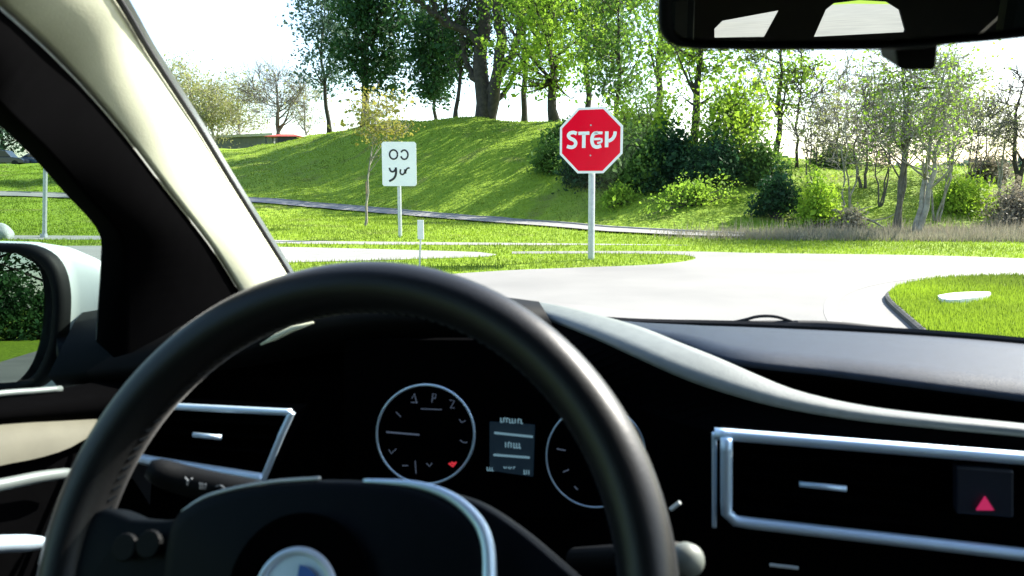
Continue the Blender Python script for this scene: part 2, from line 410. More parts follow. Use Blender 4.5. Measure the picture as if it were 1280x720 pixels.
# strip of dry stalks along the foot of the bank on the right
def dry_keep(x, y):
    a = 640 + F * x / y; c = np.interp(a, [640, 760, 900, 1280, 1500], [18.6, 16.2, 15.4, 14.8, 14.8])
    wd = np.interp(a, [640, 760, 1000, 1200, 1300, 1500], [.25, .8, 1.2, 1.6, 2.4, 3])
    return (np.abs(y - c - wd) < wd) & (a > 900 + 90 * rng.uniform(-1, 1, len(x))) & (rng.uniform(0, 1, len(x)) < .9)
tag(blades('dry_grass', 640, 1420, 14, 21, 45000, .13, .010, LM['dry'], keep=dry_keep, lean=.7), 'dry straw coloured stalks along the foot of the bank', 'dry grass')
tag(blades('dry_grass', 840, 1420, 14, 21, 6000, .26, .009, LM['dryb'], keep=dry_keep, lean=.6), 'taller brown weed stems standing among the dry stalks', 'dry grass')

# ------------------------------------------------------------------ trees
def rand_in(env, rnd, n, shell=.0):
    out = []
    cx, cy, cz, rx, rz = env
    while len(out) < n:
        u = Vector((rnd.uniform(-1, 1), rnd.uniform(-1, 1), rnd.uniform(-1, 1)))
        if shell < u.length < 1:
            out.append(Vector((cx + u.x * rx, cy + u.y * rx, cz + u.z * rz)))
    return out
def leaves(name, centres, n, sig, size, m, parent, seed, flat=.6, droop=0):
    g = np.random.default_rng(seed); C = np.array([tuple(c) for c in centres])
    idx = g.integers(0, len(C), n); p = C[idx] + g.normal(0, 1, (n, 3)) * np.array([sig, sig, sig * flat])
    p[:, 2] -= droop * g.uniform(0, 1, n)
    s = size * np.exp(g.normal(-.15, .38, n))[:, None]
    u = g.normal(0, 1, (n, 3)); u /= np.linalg.norm(u, axis=1)[:, None]
    w = g.normal(0, 1, (n, 3)); w -= (w * u).sum(1)[:, None] * u; w /= np.linalg.norm(w, axis=1)[:, None]
    v = np.stack([p - u * s * .5, p + w * s * .32, p + u * s * .5, p - w * s * .32], 1)
    return np_mesh(name, v.reshape(-1, 3), 4, m, parent)
def tree(name, label, cat, group, px, d, base_py, top_py, wpx, crown_lo_py, rtrunk, bark, leaf, nleaf, lsize, seed,
         n1=9, n2=46, tw=5, twl=.9, sig=.45, lean=0., stems=1, spread=.3, twr=.012, shell=.2, follow=.55, fork=None):
    rnd = random.Random(seed)
    b0 = W(px, base_py, d); base = Vector((b0.x, b0.y, tz(b0.x, b0.y)))
    top = W(px + lean, top_py, d).z; lo = W(px, crown_lo_py, d).z
    H = top - base.z; rx = wpx / 2 / F * d; cz = (top + lo) / 2; rz = (top - lo) / 2
    cx = base.x + lean / F * d
    root = tag(empty(name, base), label, cat, group)
    tr = B(); nodes = []
    for s in range(stems):
        az = rnd.uniform(0, 6.28); sp = spread * H * (0 if stems == 1 else 1)
        tx = Vector((cx + math.cos(az) * sp * .5 if stems > 1 else cx, base.y + math.sin(az) * sp * .5 if stems > 1 else base.y, lo + (top - lo) * rnd.uniform(.72, .95)))
        st = base + Vector((rnd.uniform(-1, 1), rnd.uniform(-1, 1), 0)) * (rtrunk * 1.2 if stems > 1 else 0) - Vector((0, 0, .15))
        P = []
        for i in range(11):
            t = i / 10; p = st.lerp(tx, t); bow = math.sin(t * 3.14) * (.03 if stems == 1 else .05) * H
            p += Vector((math.cos(az + 1), math.sin(az + 1), 0)) * bow * rnd.uniform(.6, 1.2) + Vector((rnd.uniform(-1, 1), rnd.uniform(-1, 1), 0)) * .012 * H * (t > .05)
            P.append(p)
        rs = [rtrunk * (1.35 if i == 0 else 1) * (1 - .86 * (i / 10) ** 1.1) for i in range(11)]
        tr.tube(P, rs, 8)
        nodes += [(P[i].lerp(P[i + 1], f), rs[i]) for i in range(3, 10) for f in (0, .5)]
    env = (cx, base.y, cz, rx, rz)
    for t in rand_in(env, rnd, n1, .45):
        hd = math.hypot(t.x - cx, t.y - base.y)
        cand = [n for n in nodes[:14 * stems] if n[0].z < t.z - hd * follow] or [min(nodes[:14 * stems], key=lambda n: n[0].z)]
        s, r = rnd.choice(cand[-6:]); r = r * rnd.uniform(.4, .65)
        mid = s.lerp(t, .5) + Vector((0, 0, -.12 * (t - s).length)) + Vector((rnd.uniform(-1, 1), rnd.uniform(-1, 1), rnd.uniform(-.3, .3))) * .09 * (t - s).length
        P = [s.lerp(mid, f).lerp(mid.lerp(t, f), f) for f in (0, .2, .4, .6, .8, 1)]
        rs = [max(r * (1 - .85 * i / 5), twr) for i in range(6)]
        tr.tube(P, rs, 5, False); nodes += [(P[i], rs[i]) for i in range(2, 6)]
    cent = []; N = np.array([tuple(n[0]) for n in nodes])
    tw_b = tr
    for t in rand_in(env, rnd, n2, shell):
        dd = ((N - np.array(tuple(t))) ** 2).sum(1) + np.where(N[:, 2] > t.z, 4 * (N[:, 2] - t.z) ** 2, 0)
        j = int(dd.argmin()); s, r = nodes[j]; r = min(r * .6, rtrunk * .2)
        mid = s.lerp(t, .55) + Vector((rnd.uniform(-1, 1), rnd.uniform(-1, 1), rnd.uniform(-1, .2))) * .12 * (t - s).length
        P = [s, s.lerp(mid, .5).lerp(mid, .3), mid, t]; tr.tube(P, [max(r, twr * 1.3), max(r * .7, twr * 1.2), max(r * .5, twr), twr], 4, False)
        cent += [t, mid.lerp(t, .6)]
        for k in range(tw):
            o = (t - s).normalized() if (t - s).length > 1e-6 else Vector((0, 0, 1))
            dr = (o * .7 + Vector((rnd.gauss(0, .6), rnd.gauss(0, .6), rnd.gauss(.25, .5)))).normalized()
            L = twl * rnd.uniform(.4, 1.2); st = mid.lerp(t, rnd.random())
            e1 = st + dr * L * .5 + Vector((rnd.gauss(0, .06), rnd.gauss(0, .06), rnd.gauss(0, .06))) * L
            e2 = st + dr * L + Vector((rnd.gauss(0, .12), rnd.gauss(0, .12), rnd.gauss(.1, .12))) * L
            tr.tube([st, e1, e2], [twr, twr * .8, twr * .4], 3, False); cent.append(e2); cent.append(e1)
    tr.build('trunk', bark, root, smooth=True)
    if nleaf: leaves('crown', cent, nleaf, sig, lsize, leaf, root, seed + 99)
    return root
gT = 'trees along the top of the grassy bank'
K_, P_, Gy = M['bark'], M['bark_pale'], M['bark_grey']
# the row on the crest, left to right
tree('leafy_tree', 'tall slim bluish green tree, leftmost of the dark trees on the bank', 'tree', gT, 412, 56, 165, -35, 84, 118, .17, K_, LM['blue'], 7000, .22, 11, n2=60, sig=.5)
tree('leafy_tree', 'largest dark green tree on the bank, with dense black-green foliage', 'tree', gT, 456, 50, 160, -190, 150, 120, .26, K_, LM['dark'], 22000, .26, 12, n1=14, n2=110, sig=.55, lean=28)
tree('leafy_tree', 'narrow dark tree between the densest tree and the twisted trunk', 'tree', gT, 545, 47, 152, 18, 66, 138, .12, K_, LM['deep'], 8000, .22, 13, n2=60, sig=.4)
tree('leafy_tree', 'thin leaning dark trunk just left of the huge twisted tree', 'tree', gT, 569, 43, 150, -10, 44, 90, .13, K_, LM['deep'], 2600, .2, 14, n2=30, lean=14)
tree('leafy_tree', 'tall dark crowned tree standing behind the bright maple, added to shade the bank', 'tree', gT, 738, 45, 152, -150, 150, 70, .2, K_, LM['dark'], 12000, .24, 71, n2=90, sig=.5)  # added so its high crown throws shade on the crest
tree('leafy_tree', 'tall tree behind the huge twisted tree, to its right, added to shade the bank', 'tree', gT, 655, 47, 150, -120, 120, 40, .2, K_, LM['mid'], 9000, .24, 72, n2=80, sig=.5)  # also added for its shadow on the slope to the left
tree('leafy_tree', 'bright yellow-green maple spreading behind the stop sign, left side', 'tree', gT, 694, 37, 150, -60, 175, 128, .24, K_, LM['light'], 10500, .18, 16, n1=16, n2=120, sig=.3, tw=6)
tree('leafy_tree', 'dense green tree standing straight above the stop sign', 'tree', gT, 772, 33, 165, -40, 80, 150, .12, K_, LM['mid'], 4200, .16, 17, n2=80, sig=.33)
tree('leafy_tree', 'straight dark trunk right of the stop sign with sparse high leaves', 'tree', gT, 826, 30, 188, -60, 62, 110, .17, K_, LM['light'], 2600, .15, 18, n2=50, sig=.35)
tree('leafy_tree', 'dark trunk with light green sprays, below the left end of the car mirror', 'tree', gT, 866, 27, 215, -50, 80, 140, .17, K_, LM['light'], 4200, .13, 19, n2=60, sig=.3)
tree('leafy_tree', 'dark slender trunk with tufts of pale green leaves under the middle of the car mirror', 'tree', gT, 967, 27, 205, -10, 90, 140, .12, K_, LM['light'], 2200, .13, 20, n2=45, sig=.25)
tree('leafy_tree', 'small half bare tree just right of the slender tufted trunk', 'tree', gT, 995, 26, 235, 60, 60, 190, .06, K_, LM['light'], 900, .11, 21, n2=40, sig=.25)
tree('leafy_tree', 'yellow-green sapling crown low behind the stop sign, right side', 'tree', gT, 800, 26, 205, 120, 66, 205, .06, K_, LM['bright'], 5200, .12, 22, n2=40, sig=.25)
tree('leafy_tree', 'vivid lime green young tree with a pointed crown on the bank', 'tree', gT, 915, 24, 235, 112, 66, 222, .06, K_, LM['bright'], 7000, .11, 23, n2=60, sig=.22)
# the huge twisted tree
def twisted():
    d = 41.; b0 = W(604, 150, d); base = Vector((b0.x, d, tz(b0.x, d)))
    root = tag(empty('leafy_tree', base), 'huge twisted dark tree with several thick stems and a limb reaching left', 'tree', gT)
    tr = B(); rnd = random.Random(3); ends = []
    def limb(l, r0, r1):
        P = resample([W(x, y, d + dz) for x, y, dz in l], 16); P = [p + Vector((rnd.gauss(0, .05), rnd.gauss(0, .05), rnd.gauss(0, .05))) for p in P]
        tr.tube(P, [r0 + (r1 - r0) * i / 15 for i in range(16)], 8); ends.extend(P[6:]); return P
    limb([(602, 165, 0), (603, 120, 0), (600, 80, .3), (606, 30, .5), (598, -30, .6), (590, -110, .5)], .46, .18)
    limb([(612, 160, 0), (620, 110, -.3), (626, 60, -.5), (622, 10, -.6), (630, -60, -.6), (640, -120, -.5)], .36, .14)
    limb([(606, 120, 0), (640, 70, -.5), (652, 20, -.8), (664, -60, -1)], .22, .09)
    limb([(604, 60, 0), (588, 42, .2), (562, 30, .2), (548, 22, .2), (540, 0, .2), (520, -30, .2)], .24, .10)
    limb([(548, 22, .2), (530, 8, 0), (514, -8, 0), (500, -30, 0)], .15, .06)
    limb([(562, 30, .2), (556, 10, .4), (560, -30, .5)], .12, .05)
    limb([(610, 110, 0), (588, 90, .4), (578, 50, .6), (586, 0, .8)], .2, .08)
    limb([(615, 130, 0), (633, 112, .4), (645, 90, .6), (672, 60, .8)], .16, .05)
    cent = []
    for k in range(170):
        s = rnd.choice(ends); dr = Vector((rnd.gauss(0, 1), rnd.gauss(0, 1), rnd.gauss(.4, .7))).normalized(); L = rnd.uniform(.6, 2.2)
        e = s + dr * L; tr.tube([s, s.lerp(e, .5) + Vector((rnd.gauss(0, .1), 0, rnd.gauss(0, .1))), e], [.035, .025, .015], 3, False); cent += [e, s.lerp(e, .6)]
        for q in range(3):
            e2 = s.lerp(e, rnd.uniform(.3, 1)) + Vector((rnd.gauss(0, .5), rnd.gauss(0, .5), rnd.gauss(.1, .5))); tr.tube([s.lerp(e, .6), e2], [.018, .01], 3, False); cent.append(e2)
    tr.build('trunk', K_, root, smooth=True); leaves('crown', cent, 3600, .3, .17, LM['mid'], root, 5)
twisted()
# pale distant trees at the left
gF = 'pale bare trees far off at the left'
tree('bare_tree', 'dark bare round tree rising behind the red roofed shelter', 'tree', gF, 347, 82, 182, 78, 88, 150, .30, Gy, LM['olive'], 500, .2, 31, n1=14, n2=120, tw=7, twl=1.6, twr=.022)
tree('bare_tree', 'greyish green tree nearest to the windshield pillar, with fine hazy twigs', 'tree', gF, 232, 88, 186, 78, 66, 175, .2, P_, LM['olive'], 9000, .2, 32, n2=90, tw=6, twl=1.5, twr=.02, sig=.7)
tree('bare_tree', 'pale hazy tree second from the windshield pillar', 'tree', gF, 268, 84, 186, 100, 60, 178, .2, P_, LM['olive'], 8000, .2, 33, n2=90, tw=6, twl=1.5, twr=.02, sig=.7)
tree('bare_tree', 'low pale tree over the grey building roof', 'tree', gF, 302, 95, 184, 88, 62, 175, .2, P_, LM['olive'], 4500, .2, 34, n2=100, tw=6, twl=1.5, twr=.02, sig=.7)
tree('bare_tree', 'faint bare tree between the shelter and the slim bluish tree', 'tree', gF, 384, 92, 178, 100, 50, 160, .18, P_, LM['olive'], 1500, .2, 35, n2=70, tw=6, twl=1.5, twr=.02)
tree('leafy_tree', 'grey green tree above the parked cars, at the far left edge', 'tree', gF, 6, 98, 202, 108, 90, 190, .3, K_, LM['blue'], 9000, .3, 36, n2=90, twl=1.5, twr=.03, sig=.8)
tree('leafy_tree', 'second grey green tree above the parked cars, nearer the door pillar', 'tree', gF, 62, 104, 202, 120, 90, 192, .3, K_, LM['blue'], 8000, .3, 37, n2=90, twl=1.5, twr=.03, sig=.8)
tree('leafy_tree', 'grey green tree seen in the narrow gap beside the door pillar', 'tree', gF, -60, 100, 202, 90, 100, 190, .3, K_, LM['blue'], 8000, .3, 38, n2=90, twl=1.5, twr=.03, sig=.8)
# thin trees at the right
gR = 'thin budding trees on the right bank'
tree('bare_tree', 'slender grey tree with a fan of bare twigs, leftmost of the budding trees', 'tree', gR, 1078, 23, 262, 95, 120, 215, .05, Gy, LM['olive'], 3500, .07, 41, n1=12, n2=110, tw=7, twl=.7, twr=.007, stems=2, spread=.2, sig=.2)
tree('bare_tree', 'multi stemmed budding tree left of the white trunk', 'tree', gR, 1118, 17.5, 296, 40, 120, 200, .06, Gy, LM['light'], 2600, .06, 42, n1=14, n2=130, tw=7, twl=.55, twr=.006, stems=3, spread=.16, sig=.2)
tree('bare_tree', 'tree with a pale whitish trunk that forks low, at the right of the road', 'tree', gR, 1147, 16.5, 306, 55, 130, 205, .07, P_, LM['light'], 3000, .06, 43, n1=14, n2=130, tw=7, twl=.55, twr=.006, stems=2, spread=.17, sig=.22)
tree('bare_tree', 'yellowish budding tree rightmost on the bank before the brown thicket', 'tree', gR, 1185, 24, 240, 85, 100, 205, .05, Gy, LM['olive'], 3000, .08, 44, n1=12, n2=90, tw=6, twl=.7, twr=.008, stems=2, spread=.15, sig=.3)
tree('bare_tree', 'bare dark branched tree cut by the right edge', 'tree', gR, 1276, 22, 242, 70, 90, 200, .08, K_, LM['olive'], 200, .06, 45, n1=14, n2=90, tw=6, twl=.8, twr=.009, stems=2, spread=.1)
tree('bare_tree', 'bare pale tree behind the mirror stem', 'tree', gR, 1040, 27, 222, 70, 70, 190, .05, Gy, LM['olive'], 500, .09, 46, n1=10, n2=70, tw=6, twl=.8, twr=.008, sig=.3)
for i, (px, d, py, top, w, lab) in enumerate([(1012, 22, 262, 110, 60, 'thin bare sapling just right of the tufted trunks'), (1060, 20, 285, 60, 70, 'thin bare sapling rising over the fallen branch'), (1098, 20.5, 272, 130, 64, 'short twiggy sapling between the two budding trees'),
        (1168, 19, 292, 50, 60, 'thin upright sapling close behind the pale trunk'), (1215, 21, 272, 110, 70, 'twiggy bare sapling behind the lime bush on the right'), (1248, 22, 262, 130, 60, 'twiggy bare sapling beside the brown thicket'), (935, 25, 240, 60, 50, 'thin bare sapling beside the vivid lime tree')]):
    tree('bare_tree', lab, 'sapling', 'bare saplings on the right bank', px, d, py, top, w, py - 60, .028, [Gy, P_][i % 2], LM['olive'], 500, .06, 400 + i, n1=10, n2=60, tw=6, twl=.6, twr=.006, stems=3, spread=.12, sig=.2)
# sapling with its stake
sp = tree('sapling', 'young tree with yellowish leaves and a thin pale trunk behind the white sign', 'tree', None, 455, 20.5, 277, 112, 80, 182, .035, P_, LM['gold'], 1700, .085, 51, n1=12, n2=60, tw=5, twl=.35, twr=.006, lean=22, sig=.14)
b = B(); p = G(459, 279); b.tube([p, p + Vector((0, 0, 1.2))], .025, 8); tag(b.build('stake', M['wood']), 'dark wooden stake beside the thin trunk of the young tree', 'stake')

# bushes
def bush(label, px, d, py, wpx, hpx, leaf, n, size, seed, group='bushes on the bank', bark=K_, dens=1.0):
    rnd = random.Random(seed); b0 = W(px, py, d); base = Vector((b0.x, d, tz(b0.x, d)))
    rx = wpx / 2 / F * d; h = hpx / F * d
    root = tag(empty('bush', base), label, 'bush', group)
    tr = B(); cent = []
    for k in range(int(60)):
        a = rnd.uniform(0, 6.28); r = rnd.random() ** .6; zz = math.sqrt(max(1 - r * r, .05)) * h * rnd.uniform(.35, 1.)
        lob = .75 + .35 * math.sin(a * 2 + seed) + .2 * math.sin(a * 5 + seed * 2); zz *= (.7 + .5 * rnd.random()) * (1.25 if rnd.random() < .18 else 1); r *= lob * (1.3 if rnd.random() < .15 else 1)
        e = base + Vector((math.cos(a) * r * rx, math.sin(a) * r * rx * .8, 0)); e.z = tz(e.x, e.y) + zz
        tr.tube([base + Vector((math.cos(a) * .1, math.sin(a) * .1, -.05)), base.lerp(e, .5) + Vector((0, 0, h * .12)), e], [.02, .014, .006], 4, False); cent.append(e); cent.append(base.lerp(e, .75))
    tr.build('stem', bark, root); leaves('crown', cent, n, min(rx, h) * .24, size, leaf, root, seed + 7, flat=.8)
    return root
bush('dark dense bush right behind the stop sign post', 735, 25, 245, 80, 60, LM['dark'], 7000, .13, 61)
bush('dark spreading bush to the right of the stop sign post', 790, 24, 248, 95, 62, LM['mid'], 6500, .13, 62)
bush('tall dark ivy thicket beneath the straight dark trunk', 840, 24, 245, 90, 60, LM['dark'], 8000, .13, 63)
bush('dark green bush under the vivid lime young tree', 890, 23, 248, 80, 55, LM['deep'], 6000, .12, 64)
bush('mid green bush between the two slender trunks', 950, 23, 250, 60, 50, LM['mid'], 5000, .11, 65)
bush('light green shrub at the foot of the dark bushes beside the stop sign post', 772, 22.2, 262, 50, 24, LM['light'], 1300, .10, 75)
bush('low light green shrub at the foot of the tall ivy thicket', 868, 21.2, 268, 110, 30, LM['light'], 2300, .09, 76)
bush('dark shadowy bush with a hollow, left of the lime bush', 972, 19.5, 275, 50, 52, LM['dark'], 5000, .09, 66)
bush('bright lime bush low on the bank, left of the fallen branch', 1020, 18.6, 290, 60, 56, LM['bright'], 5200, .08, 67)
bush('bright lime bush right of the white trunk', 1200, 20, 285, 84, 40, LM['bright'], 4200, .09, 68)
bush('brown leafless thicket at the right edge', 1275, 19, 288, 100, 46, LM['dryb'], 4500, .08, 69)
bush('small yellow green bush on the crest, left of the dark thicket', 700, 30, 205, 50, 32, LM['mid'], 3500, .13, 70)
bush('low green bush at the crest between the budding trees', 1045, 27, 222, 60, 24, LM['mid'], 3000, .11, 71)
bush('olive weed clump right of the bright lime bush', 1060, 18, 292, 40, 30, LM['dry'], 2500, .07, 72)
bush('grey green shrub hanging under the stop sign on the left', 690, 27, 232, 60, 36, LM['mid'], 3500, .12, 73)
bush('brown shrub on the right edge, behind the thicket', 1235, 24, 262, 60, 28, LM['dryb'], 3500, .1, 74)
# fallen branch
b = B(); rnd = random.Random(5)
for l, r in (([(1040, 262), (1065, 270), (1090, 276), (1112, 290)], .045), ([(1065, 270), (1075, 262), (1090, 258)], .02), ([(1088, 276), (1110, 272), (1125, 262)], .02), ([(1075, 273), (1080, 285), (1085, 292)], .02)):
    b.tube(resample([W(x, y, 18.2) for x, y in l], 8), [r * (1 - .6 * i / 7) for i in range(8)], 6)
tag(b.build('fallen_branch', P_, smooth=True), 'pale dead branch lying on the bank beneath the budding trees', 'branch')
# far wood: one low mass on the skyline
g = np.random.default_rng(4); n = 60000
a = g.uniform(-1.0, 1.0, n); dd = g.uniform(190, 240, n); hmax = 3.0 + 3 * (np.sin(a * 23) * .5 + .5) * (np.sin(a * 61 + 1) * .3 + .7)
x = np.sin(a) * dd; y = np.cos(a) * dd; z = terr(x, y) + hmax * g.uniform(0, 1, n) ** .8
u = g.normal(0, 1, (n, 3)); u /= np.linalg.norm(u, axis=1)[:, None]; w = np.cross(u, g.normal(0, 1, (n, 3))); w /= np.linalg.norm(w, axis=1)[:, None]
p = np.stack([x, y, z], 1); s = g.uniform(.5, 1.3, n)[:, None]
tag(np_mesh('distant_wood', np.stack([p - u * s, p + w * s * .6, p + u * s, p - w * s * .6], 1).reshape(-1, 3), 4, LM['blue']), 'far low wood along the skyline behind the bank', 'wood', kind='stuff')
# trees that stand behind the car on its left (seen in the door mirror)
gB = 'trees beside the road behind the car'
def back_tree(i, X, Y, H, leaf, label):
    p = EYE + cr * X + cf * Y
    rnd = random.Random(i); base = Vector((p.x, p.y, 0)); root = tag(empty('leafy_tree', base), label, 'tree', gB)
    tr = B(); tr.tube([base + Vector((rnd.uniform(-.1, .1) * k, rnd.uniform(-.1, .1) * k, k * H * .11)) for k in range(9)], [.17 * (1 - k / 10) for k in range(9)], 8)
    cent = []
    for k in range(90):
        a = rnd.uniform(0, 6.28); h0 = rnd.uniform(.12, .8); e = base + Vector((math.cos(a) * H * .3 * rnd.random(), math.sin(a) * H * .3 * rnd.random(), H * min(1, h0 + rnd.uniform(.0, .3))))
        tr.tube([base + Vector((0, 0, H * h0)), e], [.07, .02], 4, False); cent.append(e)
    tr.build('trunk', K_, root, smooth=True); leaves('crown', cent, 16000, .75, .16, leaf, root, i)
for i, (X, Y, H, l, t) in enumerate([(-4.8, -31, 11, 'deep', 'dark tree nearest the road behind the car, reflected in the door mirror'), (-7.4, -33, 13, 'dark', 'second tree behind the car, reflected in the door mirror'), (-9.4, -30, 12, 'deep', 'third tree behind the car, reflected in the door mirror'), (-12, -33, 13, 'dark', 'fourth tree behind the car, reflected in the door mirror'), (-14, -29, 12, 'mid', 'lighter tree further out behind the car, reflected in the door mirror'), (-18, -32, 14, 'dark', 'tall tree furthest out behind the car, reflected in the door mirror'), (-2.5, -52, 9, 'mid', 'tree at the end of the road behind the car, reflected in the inside mirror')]):
    back_tree(200 + i, X, Y, H, LM[l], t)

def hedge():
    g = np.random.default_rng(77); n = 16000; X = g.uniform(-22, -4.2, n); Y = -27.5 + g.normal(0, .4, n) ; Z = g.uniform(0, 1.9, n) * (1 + .2 * np.sin(X * 3))
    A = np.array(tuple(cr)); Bv = np.array(tuple(cf)); q = X[:, None] * A + Y[:, None] * Bv; q[:, 2] = Z
    off = np.array(tuple(EYE)); q[:, 0] += off[0]; q[:, 1] += off[1]
    base = Vector((float(q[:, 0].mean()), float(q[:, 1].mean()), 0)); root = tag(empty('hedge', base), 'long dark hedge across the grass behind the car, under the trees', 'hedge')
    leaves('foliage', [Vector(v) for v in q[::4]], 50000, .16, .13, LM['dark'], root, 78)
    for v in q[::400]:
        tr = B(); tr.tube([Vector((v[0], v[1], -.05)), Vector((v[0], v[1], 1.2))], .04, 5); tr.build('stem', K_, root)
hedge()
# ------------------------------------------------------------------ far buildings and cars
def pavilion():
    c = W(362, 184, 80); base = Vector((c.x, 80, tz(c.x, 80))); c = base
    s = 80 / F
    root = tag(empty('shelter', base), 'small dark shelter with a red roof and a yellow awning on its right', 'shelter')
    b = B(); b.box(c + Vector((.2, 0, .75)), (1.05, 1.2, .85)); b.build('wall', M['dark_wall'], root)
    b = B(); z = c.z + 1.6
    b.add([(c.x - 2.2, 78.5, z), (c.x + 1.5, 78.5, z), (c.x + 1.5, 81.5, z), (c.x - 2.2, 81.5, z), (c.x - 1.0, 80, z + .3), (c.x + .5, 80, z + .3)], [(0, 1, 2, 3), (0, 1, 5, 4), (1, 2, 5), (2, 3, 4, 5), (3, 0, 4)])
    b.build('roof', M['roof_red'], root)
    b = B(); b.add([(c.x + 1.2, 78.4, z - .1), (c.x + 3.0, 78.4, z - .7), (c.x + 3.0, 81, z - .7), (c.x + 1.2, 81, z - .1)], [(0, 1, 2, 3)]); b.build('awning', M['yellow'], root, solid=.06)
    for q in (-2.0, 1.35, 2.9):
        for yy in (78.7, 81): b = B(); b.tube([(c.x + q, yy, c.z - .1), (c.x + q, yy, z - (.68 if q > 2 else 0))], .06, 6); b.build('post', M['dark_wall'], root)
pavilion()
def low_building():
    a = W(248, 186, 92); e = W(342, 184, 86); za = tz(a.x, a.y) - .3
    root = tag(empty('low_building', Vector((a.x, a.y, za))), 'long low grey building with a pale roof edge beyond the lawn', 'building')
    h = W(300, 169, 89).z
    d = (e - a); d.z = 0; nrm = Vector((-d.y, d.x, 0)).normalized() * 6
    b = B(); P = [Vector((a.x, a.y, za)), Vector((e.x, e.y, za))]; b.prism(P + [P[1] + nrm, P[0] + nrm], Vector((0, 0, h - za - .25))); b.build('wall', M['wall_grey'], root)
    up = Vector((0, 0, h - za - .25)); dn = d.normalized()
    Q = [P[0] + up - dn * .4 - nrm * .08, P[1] + up + dn * .4 - nrm * .08, P[1] + up + dn * .4 + nrm * 1.08, P[0] + up - dn * .4 + nrm * 1.08]
    b = B(); b.prism(Q, Vector((0, 0, .28))); b.build('roof', M['roof_pale'], root)
low_building()
def far_car(px, d, yaw, paint, label, suv):
    c = W(px, 205, d); z = tz(c.x, c.y); root = tag(empty('parked_car', Vector((c.x, c.y, z))), label, 'car', 'cars parked beyond the left lawn')
    Rm = Matrix.Rotation(yaw, 3, 'Z'); h = 1.75 if suv else 1.42
    prof = [(-2.2, .35), (-2.25, .75), (-1.9, .95), (-1.75 if suv else -1.3, 1.0), (1.0, 1.0), (2.0, .85), (2.25, .65), (2.25, .35)]
    def sweep(pr, w, w2=None):
        b = B(); b.prism([Vector((x, -w, zz)) for x, zz in pr], Vector((0, 2 * w, 0))); b.map(lambda p: Rm @ Vector(p) + Vector((c.x, c.y, z))); return b
    sweep(prof, .88).build('body', paint, root, bevel=.06)
    top = [(-1.9, .99), (-1.75, h - .08), (-1.4, h), (.1, h), (.5, h - .08), (1.05, .99)] if suv else [(-1.7, .99), (-1.0, h - .05), (-.7, h), (.1, h), (.4, h - .05), (1.15, .99)]
    sweep(top, .76).build('roof', paint, root, bevel=.05)
    win = [(x * .9, 1.03 if zz < 1 else zz - .12) for x, zz in top]
    sweep(win, .775).build('window', M['tint'], root)
    for x in (-1.4, 1.4):
        for y in (-.8, .8):
            b = B(); b.tube([(x, y - .1, .33), (x, y + .1, .33)], .33, 16); b.map(lambda p: Rm @ Vector(p) + Vector((c.x, c.y, z))); b.build('wheel', M['rubber'], root)
far_car(6, 82, R(8), M['car_dark'], 'dark tall car parked at the far left edge under the trees', True)
far_car(52, 84, R(4), M['car_blue'], 'blue grey low car parked right of the dark one', False)
far_car(-48, 83, R(4), M['car_dark'], 'black low car parked at the left end of the row', False)
# road those cars stand beside is hidden; a grey boulder by the lane
b = B(); p = G(-2, 299); rnd = random.Random(2); V = []
import bmesh
bm = bmesh.new(); bmesh.ops.create_icosphere(bm, subdivisions=3, radius=.22)
for v in bm.verts: v.co = v.co * (1 + .15 * math.sin(v.co.x * 20) * math.cos(v.co.y * 17)); v.co.x *= 1.4; v.co = v.co + p + Vector((0, 0, .1))
me = bpy.data.meshes.new('boulder'); bm.to_mesh(me); bm.free(); tag(link('boulder', me, M['rock'], smooth=True), 'pale grey boulder on the grass by the side road, at the left edge', 'boulder')
# utility slab in the island lawn
pp = [G(x, y, .09) for x, y in ((1172, 371), (1195, 367.5), (1236, 366.5), (1232, 371), (1205, 375.5), (1180, 376))]
b = B(); b.prism(resample([Vector((q.x, q.y, .05)) for q in pp + pp[:1]], 25)[:-1], Vector((0, 0, .055))); tag(b.build('utility_cover', M['post_white']), 'pale concrete utility cover set in the lawn of the right island', 'utility cover')

